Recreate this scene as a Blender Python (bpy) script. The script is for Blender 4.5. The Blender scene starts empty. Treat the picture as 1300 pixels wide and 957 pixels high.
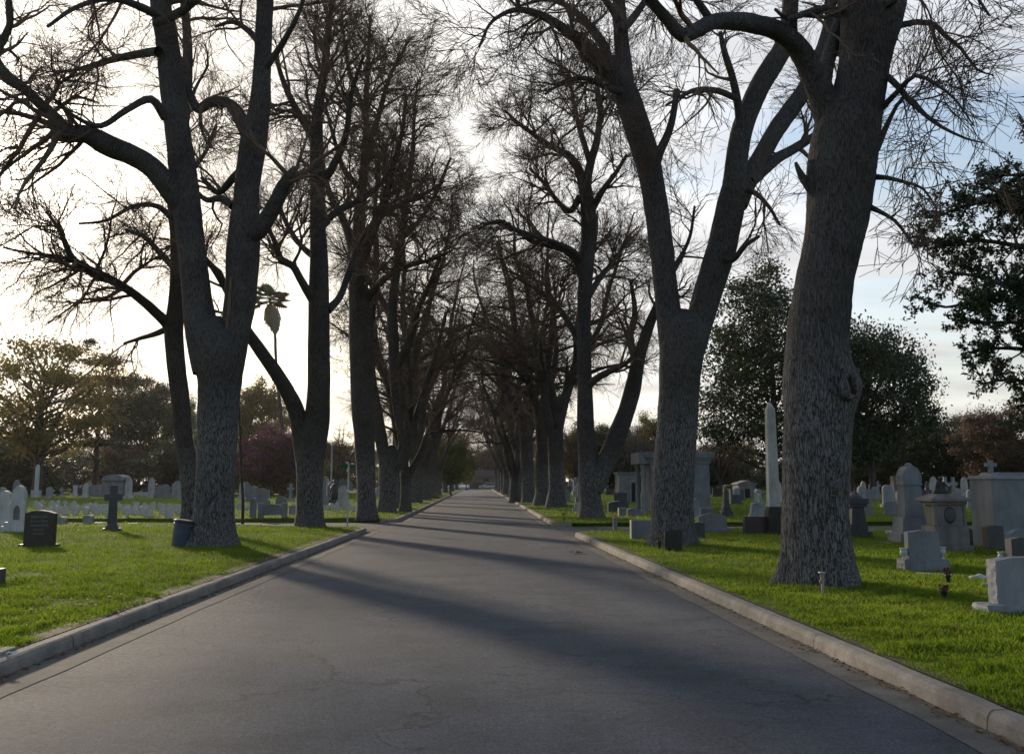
import bpy, bmesh, math, random
import numpy as np
from mathutils import Vector, Matrix, noise as mnoise

R = math.radians
rnd = random.Random(7)
rng = np.random.default_rng(11)
SC = bpy.context.scene
COL = SC.collection

# ------------------------------------------------------------------ camera
F = 1300 * 35 / 36.0
EYE = 1.6
PITCH = math.atan(178 / F)
YAW = math.atan(43 / F * math.cos(PITCH))
cam_d = bpy.data.cameras.new("camera")
cam = bpy.data.objects.new("camera", cam_d)
COL.objects.link(cam)
cam.location = (0, 0, EYE)
cam.rotation_euler = (math.pi / 2 + PITCH, 0, -YAW)
cam_d.lens = 35
cam_d.sensor_width = 36
cam_d.shift_y = -44.5 / 1300
cam_d.clip_end = 3000
cam_d.dof.use_dof = True
cam_d.dof.focus_distance = 15.5
cam_d.dof.aperture_fstop = 4.5
SC.camera = cam

# ------------------------------------------------------------------ sky + sun
SUN_AZ = R(-27.5)      # clockwise from the road's direction (+Y), so to the left of the road
SUN_EL = R(14.5)
SUNV = Vector((math.sin(SUN_AZ) * math.cos(SUN_EL), math.cos(SUN_AZ) * math.cos(SUN_EL), math.sin(SUN_EL)))
world = bpy.data.worlds.new("World")
SC.world = world
world.use_nodes = True
wn, wl = world.node_tree.nodes, world.node_tree.links
for n in list(wn):
    wn.remove(n)


def wnode(t, **kw):
    n = wn.new(t)
    for k, v in kw.items():
        setattr(n, k, v)
    return n


def wmath(op, a, b=None, clamp=False):
    n = wnode('ShaderNodeMath', operation=op, use_clamp=clamp)
    for i, x in enumerate((a, b)):
        if x is None:
            continue
        if isinstance(x, (int, float)):
            n.inputs[i].default_value = x
        else:
            wl.new(x, n.inputs[i])
    return n.outputs[0]


sky = wnode('ShaderNodeTexSky', sky_type='NISHITA', sun_disc=False)
sky.sun_elevation = SUN_EL
sky.sun_rotation = SUN_AZ
sky.altitude = 50
sky.air_density = 1.0
sky.dust_density = 1.2
sky.ozone_density = 1.0
tc = wnode('ShaderNodeTexCoord')
nrm = wnode('ShaderNodeVectorMath', operation='NORMALIZE')
wl.new(tc.outputs['Generated'], nrm.inputs[0])
sep = wnode('ShaderNodeSeparateXYZ')
wl.new(nrm.outputs[0], sep.inputs[0])
zc = wmath('ADD', wmath('MAXIMUM', sep.outputs[2], 0.0), 0.16)
comb = wnode('ShaderNodeCombineXYZ')
wl.new(wmath('DIVIDE', sep.outputs[0], zc), comb.inputs[0])
wl.new(wmath('DIVIDE', sep.outputs[1], zc), comb.inputs[1])
n1 = wnode('ShaderNodeTexNoise')
n1.inputs['Scale'].default_value = 1.5
n1.inputs['Detail'].default_value = 7
n1.inputs['Roughness'].default_value = 0.58
n1.inputs['Distortion'].default_value = 0.35
mp = wnode('ShaderNodeMapping')
mp.inputs['Scale'].default_value = (0.75, 1.35, 1)
mp.inputs['Rotation'].default_value = (0, 0, R(-14))
mp.inputs['Location'].default_value = (0.3, 0.15, 0)
wl.new(comb.outputs[0], mp.inputs[0])
wl.new(mp.outputs[0], n1.inputs['Vector'])
dot = wnode('ShaderNodeVectorMath', operation='DOT_PRODUCT')
wl.new(nrm.outputs[0], dot.inputs[0])
dot.inputs[1].default_value = SUNV
cosg = wmath('MAXIMUM', dot.outputs['Value'], 0.0)
# cloud cover: nearly closed toward the sun, broken with blue gaps away from it
thr = wmath('SUBTRACT', 0.60, wmath('MULTIPLY', wmath('POWER', cosg, 0.7), 0.33))
cov = wmath('MULTIPLY', wmath('SUBTRACT', n1.outputs[0], thr), 5.5, clamp=True)
cov = wmath('ADD', wmath('MULTIPLY', cov, 0.85), 0.12, clamp=True)
# low sky is milky
hz = wmath('POWER', wmath('SUBTRACT', 1.0, wmath('MAXIMUM', sep.outputs[2], 0.0), clamp=True), 5.0)
cov = wmath('MAXIMUM', cov, wmath('MULTIPLY', hz, 1.15, clamp=True))
# brightness of a lit cloud: strong forward scattering round the sun
glow = wmath('ADD', wmath('MULTIPLY', wmath('POWER', cosg, 2.0), 5.2), wmath('ADD', wmath('MULTIPLY', wmath('POWER', cosg, 25.0), 3.0), wmath('MULTIPLY', wmath('POWER', cosg, 220.0), 22.0)))
n2 = wnode('ShaderNodeTexNoise')
n2.inputs['Scale'].default_value = 2.6
n2.inputs['Detail'].default_value = 6
wl.new(mp.outputs[0], n2.inputs['Vector'])
tex = wmath('ADD', wmath('MULTIPLY', n2.outputs[0], 1.0), 0.5)
cl_b = wmath('MULTIPLY', wmath('ADD', glow, 4.2), tex)
ccol = wnode('ShaderNodeVectorMath', operation='SCALE')
tint = wnode('ShaderNodeMix', data_type='RGBA')
tint.inputs['A'].default_value = (0.93, 0.97, 1.05, 1)
tint.inputs['B'].default_value = (1.10, 0.99, 0.83, 1)
tmix = wmath('ADD', wmath('MULTIPLY', hz, 0.55), wmath('MULTIPLY', wmath('POWER', cosg, 6.0), 0.9), clamp=True)
wl.new(tmix, tint.inputs['Factor'])
wl.new(tint.outputs['Result'], ccol.inputs[0])
wl.new(cl_b, ccol.inputs['Scale'])
skys = wnode('ShaderNodeVectorMath', operation='SCALE')
wl.new(sky.outputs[0], skys.inputs[0])
skys.inputs['Scale'].default_value = 1.45
wmix = wnode('ShaderNodeMix', data_type='RGBA')
wl.new(cov, wmix.inputs['Factor'])
wl.new(skys.outputs[0], wmix.inputs['A'])
wl.new(ccol.outputs[0], wmix.inputs['B'])
bg = wnode('ShaderNodeBackground')
bg.inputs['Strength'].default_value = 0.1
wl.new(wmix.outputs['Result'], bg.inputs['Color'])
wo = wnode('ShaderNodeOutputWorld')
wl.new(bg.outputs[0], wo.inputs[0])

sun_d = bpy.data.lights.new("sun", 'SUN')
sun_d.energy = 3.2
sun_d.angle = R(3.0)
sun_d.color = (1.0, 0.83, 0.62)
sun = bpy.data.objects.new("sun", sun_d)
COL.objects.link(sun)
sun.rotation_euler = (-SUNV).to_track_quat('-Z', 'Y').to_euler()

vs = SC.view_settings
vs.view_transform = 'Standard'
vs.look = 'None'
vs.gamma = 1
vs.exposure = 0.40
vs.use_curve_mapping = False
SC.cycles.max_bounces = 5
SC.cycles.diffuse_bounces = 3
SC.cycles.transmission_bounces = 3
SC.cycles.glossy_bounces = 2
SC.cycles.use_denoising = True
SC.cycles.sample_clamp_indirect = 6
SC.cycles.denoising_prefilter = 'NONE'
SC.cycles.denoising_input_passes = 'RGB_ALBEDO_NORMAL'

# thin afternoon haze filling the air over the cemetery
HAZE = 0.00009
bm_ = bmesh.new()
bmesh.ops.create_cube(bm_, size=1.0, matrix=Matrix.Translation((0, 200, 14.5)) @ Matrix.Diagonal((830, 540, 31, 1)))
me_ = bpy.data.meshes.new('haze')
bm_.to_mesh(me_)
bm_.free()
haze = bpy.data.objects.new('haze', me_)
COL.objects.link(haze)
haze['kind'] = 'stuff'
hm = bpy.data.materials.new('haze')
hm.use_nodes = True
for n in list(hm.node_tree.nodes):
    hm.node_tree.nodes.remove(n)
hv = hm.node_tree.nodes.new('ShaderNodeVolumePrincipled')
hv.inputs['Color'].default_value = (0.95, 0.93, 0.9, 1)
hv.inputs['Density'].default_value = HAZE
hv.inputs['Anisotropy'].default_value = 0.55
ho = hm.node_tree.nodes.new('ShaderNodeOutputMaterial')
hm.node_tree.links.new(hv.outputs[0], ho.inputs['Volume'])
me_.materials.append(hm)
SC.cycles.volume_bounces = 0

# ------------------------------------------------------------------ photo pixel -> place
FW = Vector((math.sin(YAW) * math.cos(PITCH), math.cos(YAW) * math.cos(PITCH), math.sin(PITCH)))
RT = Vector((math.cos(YAW), -math.sin(YAW), 0))
UP = RT.cross(FW)
CAM = Vector((0, 0, EYE))
LZ = 0.15


def ray(u, v):
    return FW * F + RT * (u - 650) - UP * (v - 434)


def at(u, v, Y):
    d = ray(u, v)
    return CAM + d * (Y / d.y)


def gnd(u, v, z=LZ):
    d = ray(u, v)
    return CAM + d * ((z - EYE) / d.z)


def mpp(p):
    """metres per photo pixel at a point"""
    return (Vector(p) - CAM).dot(FW) / F


# ------------------------------------------------------------------ ground heights
def kerb_xr(y):
    return float(np.interp(y, [0, 8, 13.7, 30, 36, 60, 150, 230], [3.40, 3.30, 3.18, 2.86, 2.72, 2.76, 2.80, 2.85]))


def kerb_xl(y):
    return -float(np.interp(y, [0, 8, 12, 20, 33, 41, 60, 150, 230], [3.97, 3.94, 3.92, 3.80, 3.60, 3.26, 3.22, 3.2, 3.2]))


def lawn_z(x, y):
    d = (x - kerb_xr(y)) if x > 0 else (kerb_xl(y) - x)
    k = min(1.0, max(0.0, (d - 0.15) / 1.2))
    return 0.125 + k * (0.025 + 0.05 * mnoise.noise(Vector((x * 0.16, y * 0.16, 1.3))) + 0.02 * mnoise.noise(Vector((x * 0.7, y * 0.7, 5.0))))


# ------------------------------------------------------------------ object helpers
def tag(o, label=None, cat=None, group=None, kind=None):
    if label: o['label'] = label
    if cat: o['category'] = cat
    if group: o['group'] = group
    if kind: o['kind'] = kind
    return o


def thing(name, label, cat, loc, rotz=0.0, group=None):
    o = bpy.data.objects.new(name, None)
    o.empty_display_size = 0.2
    COL.objects.link(o)
    o.location = loc
    o.rotation_euler = (0, 0, rotz)
    return tag(o, label, cat, group)


def meshobj(name, me, mat, parent=None):
    o = bpy.data.objects.new(name, me)
    COL.objects.link(o)
    if mat is not None and not me.materials:
        me.materials.append(mat)
    if parent is not None:
        o.parent = parent
    return o


def part(name, bm, mat, parent=None, smooth=False, bev=0.0, seg=2, ang=30):
    if bev > 0:
        es = [e for e in bm.edges if len(e.link_faces) == 2 and e.calc_face_angle(0) > R(ang)]
        if es:
            bmesh.ops.bevel(bm, geom=es, offset=bev, segments=seg, affect='EDGES', profile=0.6, clamp_overlap=True)
    bmesh.ops.recalc_face_normals(bm, faces=bm.faces)
    me = bpy.data.meshes.new(name)
    bm.to_mesh(me)
    bm.free()
    if smooth:
        me.shade_smooth()
    return meshobj(name, me, mat, parent)


def npmesh(name, V, Fq, smooth=True):
    V = np.asarray(V, dtype=np.float32)
    Fq = np.asarray(Fq, dtype=np.int32)
    me = bpy.data.meshes.new(name)
    nf, k = Fq.shape
    me.vertices.add(len(V))
    me.vertices.foreach_set('co', V.ravel())
    me.loops.add(nf * k)
    me.loops.foreach_set('vertex_index', Fq.ravel())
    me.polygons.add(nf)
    me.polygons.foreach_set('loop_start', np.arange(0, nf * k, k, dtype=np.int32))
    if smooth:
        me.polygons.foreach_set('use_smooth', np.ones(nf, dtype=bool))
    me.update(calc_edges=True)
    return me


def copy_tree(o, parent=None):
    c = o.copy()
    COL.objects.link(c)
    if parent is not None:
        c.parent = parent
    for ch in list(o.children):
        copy_tree(ch, c)
    return c


def dup(o, loc, rotz=0.0, scale=None, label=None, group=None, cat=None):
    c = copy_tree(o)
    c.location = loc
    c.rotation_euler = (0, 0, rotz)
    if scale is not None:
        c.scale = (scale,) * 3 if isinstance(scale, (int, float)) else scale
    if label: c['label'] = label
    if group: c['group'] = group
    if cat: c['category'] = cat
    return c


def nb():
    return bmesh.new()


def box(bm, x, y, z, sx, sy, sz, rot=None):
    """box centred in x,y, bottom at z"""
    m = Matrix.Translation((x, y, z + sz / 2))
    if rot is not None:
        m = m @ rot
    bmesh.ops.create_cube(bm, size=1.0, matrix=m @ Matrix.Diagonal((sx, sy, sz, 1)))


def prism(bm, pts, d, y=0.0, z=0.0, x=0.0):
    """outline in x,z pulled d deep along y (centred)"""
    a = [bm.verts.new((x + p[0], y - d / 2, z + p[1])) for p in pts]
    b = [bm.verts.new((x + p[0], y + d / 2, z + p[1])) for p in pts]
    n = len(pts)
    bm.faces.new(a)
    bm.faces.new(list(reversed(b)))
    for i in range(n):
        j = (i + 1) % n
        bm.faces.new((a[j], a[i], b[i], b[j]))


def frustum(bm, z0, z1, w0, d0, w1, d1, x=0, y=0):
    v = []
    for z, w, d in ((z0, w0, d0), (z1, w1, d1)):
        v += [bm.verts.new((x + sx * w / 2, y + sy * d / 2, z)) for sx, sy in ((-1, -1), (1, -1), (1, 1), (-1, 1))]
    bm.faces.new(v[3::-1])
    bm.faces.new(v[4:])
    for i in range(4):
        j = (i + 1) % 4
        bm.faces.new((v[i], v[j], v[j + 4], v[i + 4]))


def lathe(bm, prof, seg=20, x=0, y=0, z=0, squash=1.0):
    rings = []
    for r, h in prof:
        rings.append([bm.verts.new((x + r * math.cos(2 * math.pi * i / seg), y + squash * r * math.sin(2 * math.pi * i / seg), z + h)) for i in range(seg)])
    for a, b in zip(rings, rings[1:]):
        for i in range(seg):
            j = (i + 1) % seg
            bm.faces.new((a[i], a[j], b[j], b[i]))
    bm.faces.new(list(reversed(rings[0])))
    bm.faces.new(rings[-1])


def rod(bm, p, q, r, seg=8, r2=None):
    p, q = Vector(p), Vector(q)
    d = q - p
    m = Matrix.Translation((p + q) / 2) @ d.to_track_quat('Z', 'Y').to_matrix().to_4x4()
    bmesh.ops.create_cone(bm, cap_ends=True, segments=seg, radius1=r, radius2=r if r2 is None else r2, depth=d.length, matrix=m)


# ------------------------------------------------------------------ materials
def mat(name):
    m = bpy.data.materials.new(name)
    m.use_nodes = True
    nt = m.node_tree
    for n in list(nt.nodes):
        nt.nodes.remove(n)
    return m, nt.nodes, nt.links


def nd(ns, t, **kw):
    n = ns.new(t)
    for k, v in kw.items():
        setattr(n, k, v)
    return n


def ramp(ns, ls, src, stops):
    r = ns.new('ShaderNodeValToRGB')
    e = r.color_ramp.elements
    while len(e) < len(stops):
        e.new(0.5)
    for el, (p, c) in zip(e, stops):
        el.position = p
        el.color = (c[0], c[1], c[2], 1) if not isinstance(c, (int, float)) else (c, c, c, 1)
    ls.new(src, r.inputs[0])
    return r.outputs[0]


def noise_n(ns, ls, scale, detail=4, rough=0.55, coord='Object', vscale=None, dist=0.0):
    t = ns.new('ShaderNodeTexCoord')
    n = ns.new('ShaderNodeTexNoise')
    n.inputs['Scale'].default_value = scale
    n.inputs['Detail'].default_value = detail
    n.inputs['Roughness'].default_value = rough
    n.inputs['Distortion'].default_value = dist
    src = t.outputs[coord] if coord != 'World' else None
    if coord == 'World':
        src = ns.new('ShaderNodeNewGeometry').outputs['Position']
    if vscale:
        mp_ = ns.new('ShaderNodeMapping')
        mp_.inputs['Scale'].default_value = vscale
        ls.new(src, mp_.inputs[0])
        src = mp_.outputs[0]
    ls.new(src, n.inputs['Vector'])
    return n


def mixc(ns, ls, fac, a, b, blend='MIX'):
    m = ns.new('ShaderNodeMix')
    m.data_type = 'RGBA'
    m.blend_type = blend
    for k, x in (('Factor', fac), ('A', a), ('B', b)):
        if isinstance(x, (int, float)):
            m.inputs[k].default_value = x if k == 'Factor' else (x, x, x, 1)
        elif isinstance(x, tuple):
            m.inputs[k].default_value = (*x[:3], 1)
        else:
            ls.new(x, m.inputs[k])
    return m.outputs['Result']


def finish(ns, ls, col, rough=0.8, bump=None, bstr=0.3, bdist=0.02, spec=0.3, metal=0.0):
    p = ns.new('ShaderNodeBsdfPrincipled')
    if isinstance(col, tuple):
        p.inputs['Base Color'].default_value = (*col[:3], 1)
    else:
        ls.new(col, p.inputs['Base Color'])
    if isinstance(rough, (int, float)):
        p.inputs['Roughness'].default_value = rough
    else:
        ls.new(rough, p.inputs['Roughness'])
    p.inputs['Specular IOR Level'].default_value = spec
    p.inputs['Metallic'].default_value = metal
    if bump is not None:
        b = ns.new('ShaderNodeBump')
        b.inputs['Strength'].default_value = bstr
        b.inputs['Distance'].default_value = bdist
        ls.new(bump, b.inputs['Height'])
        ls.new(b.outputs[0], p.inputs['Normal'])
    o = ns.new('ShaderNodeOutputMaterial')
    ls.new(p.outputs[0], o.inputs[0])
    return p


def mathn(ns, ls, op, a, b=None, clamp=False):
    n = ns.new('ShaderNodeMath')
    n.operation = op
    n.use_clamp = clamp
    for i, x in enumerate((a, b)):
        if x is None: continue
        if isinstance(x, (int, float)): n.inputs[i].default_value = x
        else: ls.new(x, n.inputs[i])
    return n.outputs[0]


def bark_mat(name, dark, light, pale, pale_h=2.9):
    m, ns, ls = mat(name)
    wv = noise_n(ns, ls, 2.2, 4, 0.6)
    t0 = ns.new('ShaderNodeTexCoord')
    va = ns.new('ShaderNodeVectorMath')
    va.operation = 'MULTIPLY_ADD'
    ls.new(wv.outputs['Color'], va.inputs[0])
    va.inputs[1].default_value = (0.16, 0.16, 0.5)
    ls.new(t0.outputs['Object'], va.inputs[2])
    vm_ = ns.new('ShaderNodeMapping')
    vm_.inputs['Scale'].default_value = (33, 33, 3.8)
    ls.new(va.outputs[0], vm_.inputs[0])
    vo = ns.new('ShaderNodeTexVoronoi')
    vo.feature = 'DISTANCE_TO_EDGE'
    vo.inputs['Scale'].default_value = 1.0
    vo.inputs['Randomness'].default_value = 1.0
    ls.new(vm_.outputs[0], vo.inputs['Vector'])
    plate = ramp(ns, ls, vo.outputs['Distance'], [(0.0, 0.0), (0.06, 0.5), (0.25, 1.0)])
    f1 = noise_n(ns, ls, 1.0, 5, 0.65, vscale=(34, 34, 7), dist=0.8)
    f2 = noise_n(ns, ls, 1.0, 4, 0.6, vscale=(85, 85, 26))
    big = noise_n(ns, ls, 1.1, 5, 0.6)
    h = mathn(ns, ls, 'ADD', mathn(ns, ls, 'MULTIPLY', plate, 0.24), mathn(ns, ls, 'MULTIPLY', f1.outputs[0], 0.78))
    h = mathn(ns, ls, 'ADD', h, mathn(ns, ls, 'MULTIPLY', f2.outputs[0], 0.22))
    c = ramp(ns, ls, h, [(0.47, dark), (0.62, tuple(0.45 * (x + y) for x, y in zip(dark, light))), (0.84, light)])
    c = mixc(ns, ls, 0.55, c, ramp(ns, ls, big.outputs[0], [(0.3, 0.4), (0.7, 1.25)]), 'MULTIPLY')
    # mineral bleaching that lawn sprinklers leave on the lowest metres
    t = ns.new('ShaderNodeTexCoord')
    s = ns.new('ShaderNodeSeparateXYZ')
    ls.new(t.outputs['Object'], s.inputs[0])
    wob = mathn(ns, ls, 'MULTIPLY', mathn(ns, ls, 'SUBTRACT', big.outputs[0], 0.5), 2.6)
    k = mathn(ns, ls, 'SUBTRACT', pale_h, mathn(ns, ls, 'ADD', s.outputs[2], wob))
    k = mathn(ns, ls, 'MULTIPLY', k, 0.9, clamp=True)
    k = mathn(ns, ls, 'MULTIPLY', k, ramp(ns, ls, h, [(0.58, 0.0), (0.80, 1.0)]))
    c = mixc(ns, ls, k, c, pale)
    finish(ns, ls, c, 0.9, h, 1.0, 0.045, 0.15)
    return m


BARK = bark_mat('bark', (0.033, 0.029, 0.026), (0.110, 0.098, 0.090), (0.21, 0.20, 0.20))
BARK_NEAR = bark_mat('bark_near', (0.036, 0.033, 0.031), (0.138, 0.127, 0.121), (0.205, 0.196, 0.195), 3.8)
BARK_BG = bark_mat('bark_background', (0.03, 0.026, 0.022), (0.12, 0.105, 0.09), (0.12, 0.11, 0.10), 0.5)


def twig_mat(name, a, b):
    m, ns, ls = mat(name)
    n = noise_n(ns, ls, 1.6, 3)
    finish(ns, ls, ramp(ns, ls, n.outputs[0], [(0.35, a), (0.65, b)]), 0.85, spec=0.15)
    return m


TWIG = twig_mat('twig', (0.092, 0.064, 0.049), (0.165, 0.118, 0.09))
TWIG_RED = twig_mat('twig_reddish', (0.09, 0.045, 0.026), (0.15, 0.075, 0.042))
TWIG_GREY = twig_mat('twig_grey', (0.09, 0.08, 0.07), (0.15, 0.13, 0.115))


def leaf_mat(name, a, b, trans=0.35, rough=0.5, scale=0.8):
    m, ns, ls = mat(name)
    n = noise_n(ns, ls, scale, 3, coord='World')
    n2_ = noise_n(ns, ls, scale * 9, 1, coord='World')
    f = mathn(ns, ls, 'ADD', mathn(ns, ls, 'MULTIPLY', n.outputs[0], 0.55), mathn(ns, ls, 'MULTIPLY', n2_.outputs[0], 0.45))
    c = ramp(ns, ls, f, [(0.35, a), (0.65, b)])
    p = ns.new('ShaderNodeBsdfPrincipled')
    ls.new(c, p.inputs['Base Color'])
    p.inputs['Roughness'].default_value = rough
    p.inputs['Specular IOR Level'].default_value = 0.35
    t = ns.new('ShaderNodeBsdfTranslucent')
    ls.new(c, t.inputs[0])
    mx = ns.new('ShaderNodeMixShader')
    mx.inputs[0].default_value = trans
    ls.new(p.outputs[0], mx.inputs[1])
    ls.new(t.outputs[0], mx.inputs[2])
    o = ns.new('ShaderNodeOutputMaterial')
    ls.new(mx.outputs[0], o.inputs[0])
    return m


LEAF_DARK = leaf_mat('leaf_dark', (0.018, 0.030, 0.012), (0.045, 0.065, 0.022), 0.25, 0.4)
LEAF_OLIVE = leaf_mat('leaf_olive', (0.075, 0.068, 0.020), (0.16, 0.135, 0.035), 0.5)
LEAF_GOLD = leaf_mat('leaf_gold', (0.10, 0.082, 0.022), (0.24, 0.19, 0.048), 0.55)
LEAF_GREEN = leaf_mat('leaf_green', (0.04, 0.07, 0.012), (0.09, 0.12, 0.02), 0.45)
LEAF_YELLOW = leaf_mat('leaf_yellow', (0.11, 0.10, 0.012), (0.2, 0.17, 0.02), 0.5)
LEAF_PURPLE = leaf_mat('leaf_purple', (0.060, 0.016, 0.040), (0.13, 0.038, 0.085), 0.4)
LEAF_PINE = leaf_mat('leaf_pine', (0.03, 0.042, 0.018), (0.06, 0.07, 0.03), 0.3)
LEAF_RUST = leaf_mat('leaf_rust', (0.075, 0.048, 0.030), (0.13, 0.085, 0.052), 0.4)
LEAF_PALM = leaf_mat('leaf_palm', (0.06, 0.07, 0.03), (0.10, 0.11, 0.045), 0.3)
LEAF_DEAD = leaf_mat('leaf_dead', (0.24, 0.19, 0.13), (0.36, 0.29, 0.20), 0.4)


def grass_mat(name, lo, hi, trans, sheet=False):
    m, ns, ls = mat(name)
    a = noise_n(ns, ls, 0.35, 4, coord='World')
    b = noise_n(ns, ls, 3.2, 4, 0.65, coord='World')
    c_ = noise_n(ns, ls, 45, 2, coord='World')
    f = mathn(ns, ls, 'ADD', mathn(ns, ls, 'MULTIPLY', a.outputs[0], 0.4), mathn(ns, ls, 'MULTIPLY', b.outputs[0], 0.35))
    f = mathn(ns, ls, 'ADD', f, mathn(ns, ls, 'MULTIPLY', c_.outputs[0], 0.25))
    col = ramp(ns, ls, f, [(0.36, lo), (0.5, tuple((x + y) / 2 for x, y in zip(lo, hi))), (0.64, hi)])
    if sheet:
        thin = noise_n(ns, ls, 0.9, 5, 0.6, coord='World')
        col = mixc(ns, ls, ramp(ns, ls, thin.outputs[0], [(0.62, 0.0), (0.78, 0.35)]), col, (0.09, 0.075, 0.035))
        finish(ns, ls, col, 0.95, b.outputs[0], 0.8, 0.08, 0.05)
        return m
    dead = noise_n(ns, ls, 31, 1, coord='World')
    dry = noise_n(ns, ls, 0.55, 4, 0.6, coord='World')
    dk = mathn(ns, ls, 'MULTIPLY', ramp(ns, ls, dead.outputs[0], [(0.57, 0.0), (0.62, 1.0)]), ramp(ns, ls, dry.outputs[0], [(0.35, 0.25), (0.65, 1.0)]))
    col = mixc(ns, ls, dk, col, (0.17, 0.13, 0.055))
    p = ns.new('ShaderNodeBsdfPrincipled')
    ls.new(col, p.inputs['Base Color'])
    p.inputs['Roughness'].default_value = 0.55
    p.inputs['Specular IOR Level'].default_value = 0.2
    t = ns.new('ShaderNodeBsdfTranslucent')
    ls.new(col, t.inputs[0])
    mx = ns.new('ShaderNodeMixShader')
    mx.inputs[0].default_value = trans
    ls.new(p.outputs[0], mx.inputs[1])
    ls.new(t.outputs[0], mx.inputs[2])
    o = ns.new('ShaderNodeOutputMaterial')
    ls.new(mx.outputs[0], o.inputs[0])
    return m


LAWN = grass_mat('lawn_turf', (0.038, 0.066, 0.006), (0.10, 0.13, 0.010), 0, True)
BLADE = grass_mat('grass_blade', (0.068, 0.132, 0.010), (0.225, 0.325, 0.018), 0.62)


def stone_mat(name, a, b, rough=0.75, speck=0.25, stain=0.35, scale=2.2, spec=0.3):
    m, ns, ls = mat(name)
    n = noise_n(ns, ls, scale, 5, 0.6)
    sp = noise_n(ns, ls, 90, 2, 0.7)
    st = noise_n(ns, ls, 1.0, 5, 0.65, vscale=(5, 5, 0.9))
    c = ramp(ns, ls, n.outputs[0], [(0.3, a), (0.7, b)])
    c = mixc(ns, ls, speck, c, ramp(ns, ls, sp.outputs[0], [(0.35, 0.45), (0.65, 1.4)]), 'MULTIPLY')
    c = mixc(ns, ls, stain, c, ramp(ns, ls, st.outputs[0], [(0.35, 0.45), (0.6, 1.0)]), 'MULTIPLY')
    finish(ns, ls, c, rough, sp.outputs[0], 0.15, 0.01, spec)
    return m


GRANITE = stone_mat('granite_grey', (0.155, 0.165, 0.18), (0.235, 0.242, 0.255))
GRANITE_LIGHT = stone_mat('granite_light', (0.22, 0.23, 0.245), (0.32, 0.328, 0.338))
MARBLE = stone_mat('marble_white', (0.42, 0.425, 0.425), (0.58, 0.58, 0.57), 0.6, 0.12, 0.4)
WEATHERED = stone_mat('marble_weathered', (0.38, 0.375, 0.36), (0.54, 0.53, 0.51), 0.8, 0.2, 0.6)
SANDSTONE = stone_mat('sandstone', (0.13, 0.12, 0.115), (0.21, 0.195, 0.18), 0.85, 0.2, 0.5)
BLACK = stone_mat('granite_black', (0.012, 0.012, 0.014), (0.022, 0.022, 0.025), 0.25, 0.3, 0.1, spec=0.5)
DARKG = stone_mat('granite_dark', (0.05, 0.05, 0.055), (0.085, 0.085, 0.09), 0.5, 0.3, 0.3)
REDG = stone_mat('granite_red', (0.055, 0.04, 0.04), (0.09, 0.062, 0.06), 0.45, 0.3, 0.2)
INSCR = stone_mat('inscription_cut', (0.10, 0.10, 0.11), (0.15, 0.15, 0.16), 0.9, 0.1, 0.1)


def concrete(name, a, b):
    m, ns, ls = mat(name)
    n = noise_n(ns, ls, 0.8, 6, 0.65, coord='World')
    g = noise_n(ns, ls, 60, 3, 0.7, coord='World')
    d = noise_n(ns, ls, 4, 5, 0.7, coord='World')
    c = ramp(ns, ls, n.outputs[0], [(0.3, a), (0.7, b)])
    c = mixc(ns, ls, 0.5, c, ramp(ns, ls, d.outputs[0], [(0.35, 0.45), (0.6, 1.1)]), 'MULTIPLY')
    c = mixc(ns, ls, 0.3, c, ramp(ns, ls, g.outputs[0], [(0.35, 0.5), (0.65, 1.4)]), 'MULTIPLY')
    h = mathn(ns, ls, 'ADD', g.outputs[0], d.outputs[0])
    finish(ns, ls, c, 0.9, h, 0.35, 0.015, 0.2)
    return m


KERB = concrete('kerb_concrete', (0.17, 0.155, 0.135), (0.30, 0.27, 0.235))
GUTTER = concrete('gutter_concrete', (0.085, 0.079, 0.073), (0.15, 0.14, 0.127))
DIRT = concrete('bare_soil', (0.055, 0.042, 0.03), (0.10, 0.075, 0.05))


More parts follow.
